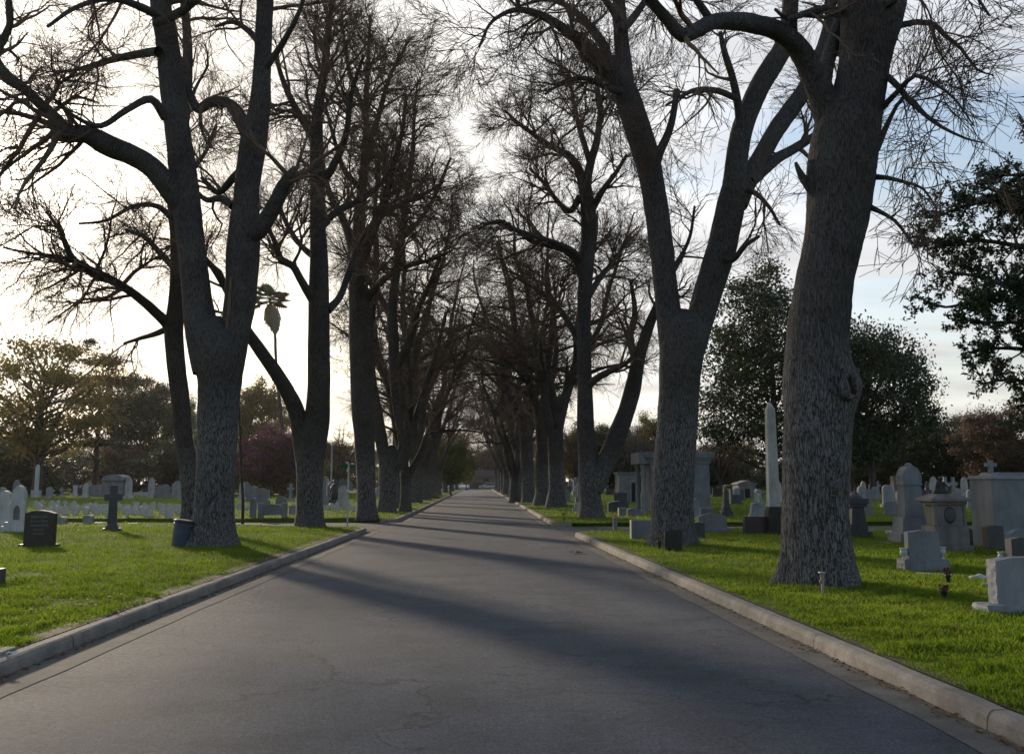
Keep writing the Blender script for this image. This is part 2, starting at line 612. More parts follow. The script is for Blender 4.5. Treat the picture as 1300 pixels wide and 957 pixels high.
def asphalt():
    m, ns, ls = mat('asphalt')
    big = noise_n(ns, ls, 0.22, 5, 0.6, coord='World')
    str_ = noise_n(ns, ls, 1.0, 4, 0.6, coord='World', vscale=(1.3, 0.06, 1))
    grit = noise_n(ns, ls, 48, 3, 0.8, coord='World')
    grit2 = noise_n(ns, ls, 17, 4, 0.8, coord='World')
    c = ramp(ns, ls, big.outputs[0], [(0.3, (0.046, 0.051, 0.064)), (0.7, (0.070, 0.076, 0.091))])
    c = mixc(ns, ls, 0.45, c, ramp(ns, ls, str_.outputs[0], [(0.35, 0.72), (0.65, 1.2)]), 'MULTIPLY')
    c = mixc(ns, ls, 0.55, c, ramp(ns, ls, grit.outputs[0], [(0.36, 0.25), (0.66, 2.1)]), 'MULTIPLY')
    c = mixc(ns, ls, 0.5, c, ramp(ns, ls, grit2.outputs[0], [(0.34, 0.45), (0.66, 1.55)]), 'MULTIPLY')
    blot = noise_n(ns, ls, 1.1, 5, 0.7, coord='World')
    c = mixc(ns, ls, 0.6, c, ramp(ns, ls, blot.outputs[0], [(0.38, 0.62), (0.5, 1.0), (0.66, 1.22)]), 'MULTIPLY')
    # coarser, paler stones where the seal coat has worn off along the left edge
    pos = ns.new('ShaderNodeNewGeometry')
    s = ns.new('ShaderNodeSeparateXYZ')
    ls.new(pos.outputs['Position'], s.inputs[0])
    e = mathn(ns, ls, 'MULTIPLY', mathn(ns, ls, 'SUBTRACT', -2.2, s.outputs[0]), 0.9)
    e = mathn(ns, ls, 'ADD', e, mathn(ns, ls, 'MULTIPLY', mathn(ns, ls, 'SUBTRACT', big.outputs[0], 0.5), 2.5), clamp=True)
    e2 = mathn(ns, ls, 'MULTIPLY', e, ramp(ns, ls, grit2.outputs[0], [(0.42, 0.0), (0.62, 1.0)]))
    c = mixc(ns, ls, mathn(ns, ls, 'MULTIPLY', e2, 0.55), c, (0.17, 0.15, 0.13))
    # hairline cracks
    v = ns.new('ShaderNodeTexVoronoi')
    v.feature = 'DISTANCE_TO_EDGE'
    v.inputs['Scale'].default_value = 0.33
    wrp = noise_n(ns, ls, 1.4, 4, 0.6, coord='World')
    add = ns.new('ShaderNodeVectorMath')
    add.operation = 'MULTIPLY_ADD'
    ls.new(wrp.outputs['Color'], add.inputs[0])
    add.inputs[1].default_value = (1.4, 1.4, 1.4)
    ls.new(pos.outputs['Position'], add.inputs[2])
    ls.new(add.outputs[0], v.inputs['Vector'])
    ck = ramp(ns, ls, v.outputs['Distance'], [(0.0, 1.0), (0.011, 0.0)])
    ck = mathn(ns, ls, 'MULTIPLY', ck, ramp(ns, ls, str_.outputs[0], [(0.40, 0.0), (0.55, 0.9)]))
    c = mixc(ns, ls, ck, c, (0.02, 0.02, 0.02))
    h = mathn(ns, ls, 'ADD', grit.outputs[0], mathn(ns, ls, 'MULTIPLY', grit2.outputs[0], 0.7))
    rg = ramp(ns, ls, big.outputs[0], [(0.3, 0.78), (0.7, 0.92)])
    finish(ns, ls, c, rg, h, 0.6, 0.014, 0.22)
    return m


ASPHALT = asphalt()


def plain(name, col, rough=0.6, spec=0.3, metal=0.0, var=0.25, scale=6):
    m, ns, ls = mat(name)
    n = noise_n(ns, ls, scale, 5, 0.6)
    c = ramp(ns, ls, n.outputs[0], [(0.3, tuple(x * (1 - var) for x in col)), (0.7, tuple(min(1, x * (1 + var)) for x in col))])
    finish(ns, ls, c, rough, n.outputs[0], 0.08, 0.01, spec, metal)
    return m


BIN_BLUE = plain('bin_plastic', (0.035, 0.055, 0.085), 0.5, 0.35)
BIN_DARK = plain('bin_lid_plastic', (0.018, 0.022, 0.03), 0.55)
METAL = plain('galvanised_metal', (0.36, 0.37, 0.38), 0.45, 0.5, 0.6)
GREEN_SIGN = plain('sign_green', (0.01, 0.10, 0.055), 0.5)
WHITE = plain('white_paint', (0.72, 0.72, 0.70), 0.5, 0.3, 0, 0.08)
VASE = plain('vase_stone', (0.42, 0.43, 0.45), 0.6)
BRONZE = plain('bronze_dark', (0.035, 0.03, 0.03), 0.55)
PINK = plain('petal_pink', (0.6, 0.14, 0.18), 0.6)
PETAL_Y = plain('petal_yellow', (0.62, 0.5, 0.06), 0.7)
MAROON = plain('petal_dried', (0.12, 0.03, 0.03), 0.8)
STEM = plain('stem_dried', (0.09, 0.07, 0.03), 0.8)
DRYLEAF = plain('leaf_dry', (0.20, 0.10, 0.04), 0.8)
WOODCORE = plain('rotten_wood', (0.030, 0.014, 0.010), 0.9)
SPLIT = plain('split_wood', (0.16, 0.10, 0.06), 0.85, scale=3)
GLASS = plain('dark_glass', (0.015, 0.018, 0.02), 0.08, 0.6, 0, 0.05)
TYRE = plain('tyre_rubber', (0.02, 0.02, 0.02), 0.8)
RUBBLE = plain('dark_doorway', (0.012, 0.012, 0.014), 0.7)
DULL = plain('dull_stucco', (0.11, 0.105, 0.10), 0.85)
BRICK = plain('dark_brick', (0.07, 0.045, 0.045), 0.85)
STUCCO = plain('pale_stucco', (0.24, 0.235, 0.235), 0.85)
ROOF = plain('roof_shingle', (0.10, 0.09, 0.09), 0.85)
PAPER = plain('paper_scrap', (0.55, 0.65, 0.72), 0.7)

# ------------------------------------------------------------------ setting: ground, road, kerbs, lawns
def sheet(name, pts, z, m, kind='structure'):
    bm = nb()
    bm.faces.new([bm.verts.new((x, y, z)) for x, y in pts])
    o = part(name, bm, m)
    tag(o, kind=kind)
    return o


g = sheet('ground', [(-400, -60), (400, -60), (400, 460), (-400, 460)], -0.03, DIRT)
END = 226.0
ys = list(np.concatenate([np.arange(-10, 60, 2.0), np.arange(60, END, 10), [END]]))
ROAD_L = (34.2, 40.7)      # side lane on the left
ROAD_R = (30.8, 36.6)      # side lane on the right


def strip(name, L, Rr, z, m, ys_=ys):
    bm = nb()
    a = [bm.verts.new((L(y), y, z)) for y in ys_]
    b = [bm.verts.new((Rr(y), y, z)) for y in ys_]
    for i in range(len(ys_) - 1):
        bm.faces.new((a[i], b[i], b[i + 1], a[i + 1]))
    o = part(name, bm, m)
    tag(o, kind='structure')
    return o


strip('road', lambda y: kerb_xl(y) + 0.0, lambda y: kerb_xr(y) - 0.0, 0.0, ASPHALT)
sheet('side_road', [(kerb_xl(y0) + 0.01, y0) for y0 in (ROAD_L[1] + 1.2, ROAD_L[0] - 1.2)] + [(-5.2, ROAD_L[0]), (-11, ROAD_L[0] + 2.5), (-300, ROAD_L[0] + 16), (-300, ROAD_L[1] + 14), (-5.0, ROAD_L[1])], 0.004, ASPHALT)
sheet('side_road', [(kerb_xr(y0) - 0.01, y0) for y0 in (ROAD_R[0] - 1.2, ROAD_R[1] + 1.2)] + [(4.4, ROAD_R[1]), (300, ROAD_R[1] + 8), (300, ROAD_R[0] + 8), (4.4, ROAD_R[0])], 0.004, ASPHALT)
sheet('cross_road', [(-395, END), (395, END), (395, END + 12), (-395, END + 12)], 0.0, ASPHALT)
# gutters: shallow concrete pans laid beside the kerbs of the near stretch
for sgn, yA, yB in ((1, -10, 29.9), (-1, -10, 33.2), (1, 37.6, END - 4), (-1, 41.7, END - 4)):
    yy = list(np.arange(yA, min(yB, 60), 1.0)) + list(np.arange(60, yB, 8.0)) + [yB]
    wv = lambda y: (0.31 if sgn > 0 else 0.40) + 0.05 * mnoise.noise(Vector((y * 0.8, sgn * 3, 0))) + 0.03 * mnoise.noise(Vector((y * 3.1, sgn * 7, 0)))
    if sgn > 0:
        strip('gutter', lambda y: kerb_xr(y) - wv(y), lambda y: kerb_xr(y) + 0.02, 0.005, GUTTER, yy)
    else:
        strip('gutter', lambda y: kerb_xl(y) - 0.02, lambda y: kerb_xl(y) + wv(y), 0.005, GUTTER, yy)


def kerb(name, sgn, yA, yB, turn):
    """rounded concrete kerb swept along the road edge; its far (or near) end turns into the side lane"""
    pts = []
    yy = np.arange(yA, yB, 0.35 if yB < 60 else 2.0)
    kx = kerb_xr if sgn > 0 else kerb_xl
    for y in yy:
        pts.append((kx(y), y))
    if turn == 'end':
        x, y = pts[-1]
        for a in np.linspace(0.15, 1.3, 6):
            pts.append((x + sgn * 0.9 * (1 - math.cos(a)), y + 0.9 * math.sin(a)))
    if turn == 'start':
        x, y = pts[0]
        pre = [(x + sgn * 0.9 * (1 - math.cos(a)), y - 0.9 * math.sin(a)) for a in np.linspace(1.3, 0.15, 6)]
        pts = pre + pts
    prof = [(0, -0.02), (0.012, 0.085), (0.03, 0.118), (0.055, 0.13), (0.15, 0.133), (0.168, 0.122), (0.172, -0.02)]
    bm = nb()
    rings = []
    joint = 3.05
    for i, (x, y) in enumerate(pts):
        a = pts[max(0, i - 1)]
        b = pts[min(len(pts) - 1, i + 1)]
        t = Vector((b[0] - a[0], b[1] - a[1])).normalized()
        n = Vector((t.y, -t.x)) * sgn
        ring = []
        for k, (o, h) in enumerate(prof):
            jx = 0.008 * mnoise.noise(Vector((x * 2, y * 1.7, k * 0.4))) + 0.006 * mnoise.noise(Vector((x * 9, y * 7, k)))
            hh = h + (0.010 * mnoise.noise(Vector((x, y * 2.3, 9))) if h > 0 else 0)
            ring.append(bm.verts.new((x + n.x * (o + jx), y + n.y * (o + jx), hh)))
        rings.append(ring)
    for a, b in zip(rings, rings[1:]):
        for k in range(len(prof) - 1):
            bm.faces.new((a[k], a[k + 1], b[k + 1], b[k]))
    bm.faces.new(rings[0])
    bm.faces.new(list(reversed(rings[-1])))
    o = part(name, bm, KERB)
    tag(o, kind='structure')
    # open joints between the cast lengths
    bm = nb()
    y = max(yA, 0) + 1.2
    while y < min(yB, 60):
        w = 0.012
        x = kx(y)
        c = [(x + sgn * (q[0] - 0.003), q[1] + 0.003) for q in prof[:6]]
        v0 = [bm.verts.new((p[0], y - w / 2, p[1])) for p in c]
        v1 = [bm.verts.new((p[0], y + w / 2, p[1])) for p in c]
        for k in range(5):
            bm.faces.new((v0[k], v0[k + 1], v1[k + 1], v1[k]))
        y += joint * (0.8 + 0.4 * rnd.random())
    if bm.verts:
        jo = part('kerb_joint', bm, RUBBLE, o)
    else:
        bm.free()
    return o


kerb('kerb', 1, -8, 29.9, 'end')
kerb('kerb', -1, -8, 33.2, 'end')
kerb('kerb', 1, 37.5, END - 4, 'start')
kerb('kerb', -1, 41.6, END - 4, 'start')


def lawn(sgn, yA, yB, skew, side0=None, side1=None):
    """grid of turf beside the road; its rows follow the kerb"""
    off = np.concatenate([[0.165, 0.22, 0.32, 0.5, 0.75], np.arange(1.1, 14, 0.55), np.arange(14, 40, 3.0), np.arange(40, 392, 40)])
    yy = np.concatenate([np.arange(yA, min(yB, 62), 0.6), np.arange(62, yB, 8.0), [yB]]) if yB > 62 else np.concatenate([np.arange(yA, yB, 0.6), [yB]])
    kx = kerb_xr if sgn > 0 else kerb_xl
    V, Fq = [], []
    for y in yy:
        for o in off:
            x = kx(y) + sgn * o
            # ends next to a side lane follow the lane's slant, and round off at the corner
            yy_ = y
            if side1 is not None:
                lim = side1 - 0.06 + (min(2.6, max(0, o - 1.2) * 0.45) if sgn < 0 else 0) + skew * max(0, o - 0.9) - max(0, 0.9 - o) * 0.75
                yy_ = yA + (y - yA) * (lim - yA) / (yB - yA)
            if side0 is not None:
                lim = side0 + 0.06 + skew * max(0, o - 0.9) + max(0, 0.9 - o) * 0.75
                yy_ = lim + (y - yA) * (yB - lim) / (yB - yA)
            z = lawn_z(x, yy_)
            if o < 0.2:
                z = 0.118
            elif o < 0.4:
                z += 0.012 * mnoise.noise(Vector((x * 3, yy_ * 3, 0)))
            V.append((x, yy_, z))
    m_ = len(off)
    for i in range(len(yy) - 1):
        for j in range(m_ - 1):
            q = (i * m_ + j, i * m_ + j + 1, (i + 1) * m_ + j + 1, (i + 1) * m_ + j)
            Fq.append(q if sgn > 0 else q[::-1])
    # a skirt at the lane ends so the turf has an edge
    nV = len(V)
    for row in ([0] if side0 is not None else []) + ([len(yy) - 1] if side1 is not None else []):
        base = len(V)
        for j in range(m_):
            x, y, z = V[row * m_ + j]
            V.append((x, y, -0.02))
        for j in range(m_ - 1):
            Fq.append((row * m_ + j, row * m_ + j + 1, base + j + 1, base + j))
    o = meshobj('lawn', npmesh('lawn', V, Fq), LAWN)
    tag(o, kind='structure')


lawn(1, -10, 30.8, 0.027, None, 30.8)
lawn(1, 36.62, END - 1, 0.027, 36.62, None)
lawn(-1, -10, 34.1, 0.047, None, 34.1)
lawn(-1, 40.72, END - 1, 0.047, 40.72, None)
for sgn, yB, kx in ((1, 29.0, kerb_xr), (-1, 32.4, kerb_xl)):
    yy = list(np.arange(3, yB, 0.25))
    ed = lambda y: 0.26 + 0.10 * mnoise.noise(Vector((y * 0.9, sgn * 5, 1))) + 0.05 * mnoise.noise(Vector((y * 3.7, sgn, 1)))
    if sgn > 0:
        strip('soil_edge', lambda y: kx(y) + 0.165, lambda y: kx(y) + max(0.18, ed(y)), 0.136, DIRT, yy)
    else:
        strip('soil_edge', lambda y: kx(y) - max(0.2, ed(y) + 0.1), lambda y: kx(y) - 0.165, 0.136, DIRT, yy)
sheet('far_ground', [(-395, END + 12.02), (395, END + 12.02), (395, 455), (-395, 455)], 0.0, LAWN)


def in_lane(x, y):
    if x > 0:
        return ROAD_R[0] + 0.027 * x - 0.3 < y < ROAD_R[1] + 0.027 * x + 0.3
    return ROAD_L[0] - 0.047 * x + min(2.4, max(0, -x - 5.2) * .45) - 0.3 < y < ROAD_L[1] - 0.047 * x + 0.3


def blades(n, y0, y1, dens_pow, hmin, hmax, w, xmax):
    """real grass blades: one bent triangle pair each, in uneven tufts"""
    yv = y0 * (y1 / y0) ** (rng.random(n) ** dens_pow)
    half = 0.62 * yv + 2.2
    side = np.where(rng.random(n) < 0.5, -1, 1)
    kr = np.interp(yv, [0, 8, 13.7, 30, 36, 60, 150, 230], [3.40, 3.30, 3.18, 2.86, 2.72, 2.76, 2.80, 2.85])
    kl = np.interp(yv, [0, 8, 12, 20, 33, 41, 60, 150, 230], [3.97, 3.94, 3.92, 3.80, 3.60, 3.26, 3.22, 3.2, 3.2])
    k0 = np.where(side > 0, kr, kl) + 0.18
    span = np.minimum(half, xmax) - k0
    ok = span > 0
    xv = side * (k0 + rng.random(n) * np.maximum(span, 0))
    lane = np.array([in_lane(a, b) for a, b in zip(xv, yv)])
    ok &= ~lane
    xv, yv = xv[ok], yv[ok]
    n = len(xv)
    tuft = np.array([mnoise.noise(Vector((a * 2.3, b * 2.3, 0))) + 0.6 * mnoise.noise(Vector((a * 7, b * 7, 3))) for a, b in zip(xv, yv)])
    bare = np.array([mnoise.noise(Vector((a * 0.9, b * 0.9, 8))) for a, b in zip(xv, yv)])
    zz = np.array([lawn_z(a, b) for a, b in zip(xv, yv)])
    h = (hmin + (hmax - hmin) * np.clip(0.45 + 0.75 * tuft, 0, 1.3)) * rng.uniform(0.6, 1.25, n)
    kd = np.abs(xv) - np.where(xv > 0, np.interp(yv, [0, 8, 13.7, 30, 36, 60, 150, 230], [3.40, 3.30, 3.18, 2.86, 2.72, 2.76, 2.80, 2.85]), np.interp(yv, [0, 8, 12, 20, 33, 41, 60, 150, 230], [3.97, 3.94, 3.92, 3.80, 3.60, 3.26, 3.22, 3.2, 3.2]))
    thin = (bare > 0.45) | ((kd < 0.5) & (bare > -0.1))
    h = np.where(thin, h * 0.5, h)
    az = rng.random(n) * 2 * np.pi
    dx, dy = np.cos(az), np.sin(az)
    ww = w * rng.uniform(0.6, 1.4, n) * (0.6 + yv / 40)
    la = rng.random(n) * 2 * np.pi
    lean = h * rng.uniform(0.1, 0.75, n)
    lx, ly = np.cos(la) * lean, np.sin(la) * lean
    z0 = zz - 0.006
    V = np.empty((n, 4, 3), np.float32)
    V[:, 0] = np.stack([xv - dx * ww / 2, yv - dy * ww / 2, z0], 1)
    V[:, 1] = np.stack([xv + dx * ww / 2, yv + dy * ww / 2, z0], 1)
    V[:, 2] = np.stack([xv + dx * ww * 0.4 + lx * 0.35, yv + dy * ww * 0.4 + ly * 0.35, z0 + h * 0.6], 1)
    V[:, 3] = np.stack([xv + lx, yv + ly, z0 + h * 0.98], 1)
    idx = np.arange(n * 4).reshape(n, 4)
    return V.reshape(-1, 3), idx


gv = [blades(540000, 4.2, 34, 0.95, 0.03, 0.085, 0.007, 30), blades(110000, 30, 125, 0.9, 0.05, 0.10, 0.02, 62)]
Vg = np.concatenate([a for a, _ in gv])
Fg = np.concatenate([gv[0][1], gv[1][1] + len(gv[0][0])])
gr = meshobj('grass', npmesh('grass', Vg, Fg, False), BLADE)
tag(gr, 'short green winter grass growing on the lawns beside the road', 'grass', kind='stuff')

# ------------------------------------------------------------------ trees
def unit(a):
    return a / np.maximum(np.linalg.norm(a, axis=-1, keepdims=True), 1e-9)


def tubes(P, Rr, S):
    B, K, _ = P.shape
    T = np.empty_like(P)
    T[:, 1:-1] = P[:, 2:] - P[:, :-2]
    T[:, 0] = P[:, 1] - P[:, 0]
    T[:, -1] = P[:, -1] - P[:, -2]
    T = unit(T)
    mean = unit(P[:, -1] - P[:, 0])
    ref = np.where(np.abs(mean[:, 2:3]) < 0.8, np.array([[0, 0, 1.0]]), np.array([[1.0, 0, 0]]))[:, None, :]
    U = unit(np.cross(T, np.broadcast_to(ref, T.shape)))
    W = np.cross(T, U)
    a = np.arange(S) * 2 * np.pi / S
    ring = U[:, :, None, :] * np.cos(a)[None, None, :, None] + W[:, :, None, :] * np.sin(a)[None, None, :, None]
    V = P[:, :, None, :] + ring * Rr[:, :, None, None]
    idx = np.arange(B * K * S).reshape(B, K, S)
    a0 = idx[:, :-1, :]
    b0 = idx[:, 1:, :]
    q = np.stack([a0, np.roll(a0, -1, 2), np.roll(b0, -1, 2), b0], -1).reshape(-1, 4)
    return V.reshape(-1, 3), q


def join(parts):
    V, Q, o = [], [], 0
    for v, q in parts:
        V.append(v)
        Q.append(q + o)
        o += len(v)
    return np.concatenate(V), np.concatenate(Q)


def spawn(P, Rr, dens, tmin, ang, length, ratio, rmax, K, up, wig, droop, r_=None, tpow=1.0):
    r_ = r_ or rng
    B, KK, _ = P.shape
    seg = np.linalg.norm(np.diff(P, axis=1), axis=2)
    ln = seg.sum(1)
    n = r_.poisson(dens * ln * (1 - tmin)) if np.isscalar(dens) else r_.poisson(dens * (1 - tmin))
    idx = np.repeat(np.arange(B), n)
    M = len(idx)
    t = tmin + (1 - tmin) * r_.random(M) ** tpow
    f = t * (KK - 1)
    i0 = np.minimum(f.astype(int), KK - 2)
    w = (f - i0)[:, None]
    p = P[idx, i0] * (1 - w) + P[idx, i0 + 1] * w
    rad = Rr[idx, i0] * (1 - w[:, 0]) + Rr[idx, i0 + 1] * w[:, 0]
    tg = unit(P[idx, i0 + 1] - P[idx, i0])
    v = r_.normal(size=(M, 3))
    perp = unit(v - (v * tg).sum(1, keepdims=True) * tg)
    a = np.radians(r_.uniform(ang[0], ang[1], M))[:, None]
    d = np.cos(a) * tg + np.sin(a) * perp
    d[:, 2] += up
    d = unit(d)
    L = r_.uniform(length[0], length[1], M) * (1.1 - 0.45 * t)
    r0 = np.minimum(rad * ratio, rmax) * r_.uniform(0.75, 1.1, M)
    step = (L / (K - 1))[:, None]
    out = np.empty((M, K, 3))
    out[:, 0] = p
    for k in range(1, K):
        d = d + r_.normal(size=(M, 3)) * wig
        d[:, 2] += droop * (k / K)
        d = unit(d)
        out[:, k] = out[:, k - 1] + d * step
    RR = r0[:, None] * (1 - 0.72 * np.linspace(0, 1, K))[None, :]
    return out, RR


def crown_levels(P, Rr, dens2=1.1, len2=(1.3, 3.6), fine=True, seed=1, tmin=0.3, up=0.22, r_scale=1.0, mult=1.0):
    r_ = np.random.default_rng(seed)
    s = r_scale
    P2, R2 = spawn(P, Rr, dens2 * 2.1 * mult, tmin, (30, 75), (len2[0], len2[1]), 0.5, 0.075 * s, 8, up, 0.20, -0.02, r_)
    P3, R3 = spawn(P2, R2, 4.6, 0.12, (22, 55), (len2[0] * 0.42, len2[1] * 0.46), 0.6, 0.026 * s, 6, 0.06, 0.17, -0.05, r_, 0.8)
    P4, R4 = spawn(P3, R3, 7.5, 0.1, (16, 45), (0.35 * s, 1.0 * s), 0.6, 0.012 * s, 4, 0.03, 0.12, -0.05, r_, 0.8)
    out = [tubes(P2, R2, 6), tubes(P3, np.maximum(R3, 0.007 * s), 4), tubes(P4, np.maximum(R4, 0.0052 * s), 3)]
    if fine:
        P5, R5 = spawn(P4, R4, 4.6, 0.15, (14, 42), (0.2, 0.6), 0.7, 0.0062, 3, 0.02, 0.12, -0.05, r_, 0.8)
        out.append(tubes(P5, np.maximum(R5, 0.0042), 3))
    return join(out)


def resample(pts, ds):
    """Catmull-Rom through (x,y,z,r) rows"""
    pts = np.asarray(pts, float)
    if len(pts) == 2:
        pts = np.array([pts[0], (pts[0] + pts[1]) / 2, pts[1]])
    P = np.vstack([2 * pts[0] - pts[1], pts, 2 * pts[-1] - pts[-2]])
    out = []
    for i in range(1, len(P) - 2):
        L = np.linalg.norm(P[i + 1, :3] - P[i, :3])
        n = max(2, int(L / ds))
        for t in np.arange(n) / n:
            a, b, c, d = P[i - 1], P[i], P[i + 1], P[i + 2]
            out.append(0.5 * (2 * b + (c - a) * t + (2 * a - 5 * b + 4 * c - d) * t * t + (3 * b - a - 3 * c + d) * t ** 3))
    out.append(pts[-1])
    out = np.array(out)
    out[:, 3] = np.maximum(out[:, 3], 0.006)
    return out


def limb_mesh(pts, ds=0.14, S=18, lump=0.07, ridge=0.0, flare=False, seed=0.0, burls=()):
    q = resample(pts, ds)
    P, r = q[:, :3].copy(), q[:, 3].copy()
    n = len(P)
    # an uneven line, not a clean curve
    for i in range(n):
        a = (0.10 if r[i] > 0.14 else 0.35) * r[i] * (0 if flare and i < 3 else 1)
        P[i, 0] += a * mnoise.noise(Vector((P[i, 2] * 0.6 + seed, P[i, 0] * 0.5, 3.1)))
        P[i, 1] += a * mnoise.noise(Vector((P[i, 2] * 0.6 + seed, P[i, 0] * 0.5, 7.7)))
    V, Q = tubes(P[None], r[None], S)
    V = V.reshape(n, S, 3)
    D = V - P[:, None, :]
    for i in range(n):
        for j in range(S):
            c = V[i, j]
            k = 1 + lump * 1.5 * mnoise.noise(Vector((c[0] * 1.3 + seed, c[1] * 1.3, c[2] * 0.55))) + lump * 0.8 * mnoise.noise(Vector((c[0] * 4, c[1] * 4 + seed, c[2] * 1.8)))
            if flare:
                hgt = c[2] - P[0, 2]
                fl = math.exp(-max(0, hgt) / 0.40)
                ang = 2 * math.pi * j / S
                k += fl * (0.10 + 0.32 * max(0, math.sin(ang * 3 + seed) + 0.5 * math.sin(ang * 5 + seed * 2)))
            if ridge:
                w = mnoise.noise(Vector((c[0] * 1.4, c[1] * 1.4, c[2] * 0.8))) * 0.35
                v_ = mnoise.noise(Vector((c[0] * 13 + w * 3, c[1] * 13, c[2] * 1.7 + seed)))
                v2 = mnoise.noise(Vector((c[0] * 26, c[1] * 26, c[2] * 4.5 + seed)))
                k += (min(0.3, abs(v_) * 1.5) - 0.2 + 0.5 * v2) * ridge / max(r[i], 0.05)
            V[i, j] = P[i] + D[i, j] * k
    for (bp, br, bh) in burls:
        d = np.linalg.norm((V - np.array(bp)) / np.array(br), axis=2)
        outw = unit(V - P[:, None, :])
        V += outw * (bh * np.exp(-(d ** 2) * 1.4))[..., None]
    V = V.reshape(-1, 3)
    # close the tip
    tip = len(V)
    V = np.vstack([V, P[-1:]])
    last = np.arange((n - 1) * S, n * S)
    cap = np.stack([last, np.roll(last, -1), np.full(S, tip), np.full(S, tip)], 1)
    return V, Q, cap


def tree_from_limbs(name, label, base_uv, limbs, seed, mat_b=BARK, group=None, dens=1.1, len2=(1.3, 3.4), near=False, extra=None, burls=(), tmin=0.3, fine=True, up=0.22, mult=1.0):
    """limbs: dicts of photo points (u, v, width, depth offset) -> real limbs at the tree's own distance"""
    base = gnd(*base_uv)
    base.z = lawn_z(base.x, base.y) - 0.03
    Y0 = base.y
    root = thing(name, label, 'tree', base, 0, group)
    bvec = np.array(base)
    Vs, Qs, o = [], [], 0
    spP, spR = [], []
    for k, lb in enumerate(limbs):
        pts = []
        for (u, v, w, dy) in lb['p']:
            p = at(u, v, Y0 + dy)
            pts.append((p.x, p.y, p.z, 0.5 * w * mpp(p)))
        if lb.get('trunk'):
            pts[0] = (pts[0][0], pts[0][1], base.z - 0.05, pts[0][3])
        big = lb.get('trunk')
        S = 22
        ds = 0.16
        rd = 0.0
        if near and pts[0][3] > 0.16:
            S, ds, rd = (120, 0.05, 0.022) if big else (72, 0.07, 0.016)
        elif pts[0][3] < 0.1:
            S, ds = 9, 0.2
        bl = [b for b in burls if b[3] == k]
        V, Q, cap = limb_mesh(pts, ds, S, 0.035 if big else 0.06, rd, bool(big), seed * 1.7 + k, [b[:3] for b in bl])
        Vs.append(V - bvec)
        Qs.append(np.vstack([Q, cap]) + o)
        o += len(V)
        if lb.get('g', 1):
            q = resample(pts, 0.3)
            t0 = lb.get('t0', 0.0)
            i0 = int(t0 * (len(q) - 1))
            q = q[i0:]
            sel = np.linspace(0, len(q) - 1, 14)
            q = np.stack([np.interp(sel, np.arange(len(q)), q[:, c]) for c in range(4)], 1)
            g_ = lb.get('g', 1)
            reps = int(g_) if g_ >= 1 else (1 if rnd.random() < g_ else 0)
            for _ in range(max(1, reps)):
                spP.append(q[:, :3] - bvec)
                spR.append(q[:, 3])
    me = npmesh('trunk', np.vstack(Vs), np.vstack(Qs))
    meshobj('trunk', me, mat_b, root)
    V, Q = crown_levels(np.array(spP), np.array(spR), dens, len2, fine, seed + 100, tmin, up, 1.0, mult)
    meshobj('crown', npmesh('crown', V, Q), TWIG, root)
    return root, base


def lm(*p, trunk=False, g=1, t0=0.0):
    return dict(p=[(q + (0,) if len(q) == 3 else q) for q in p], trunk=trunk, g=g, t0=t0)


AV = 'bare avenue trees lining both verges of the road'

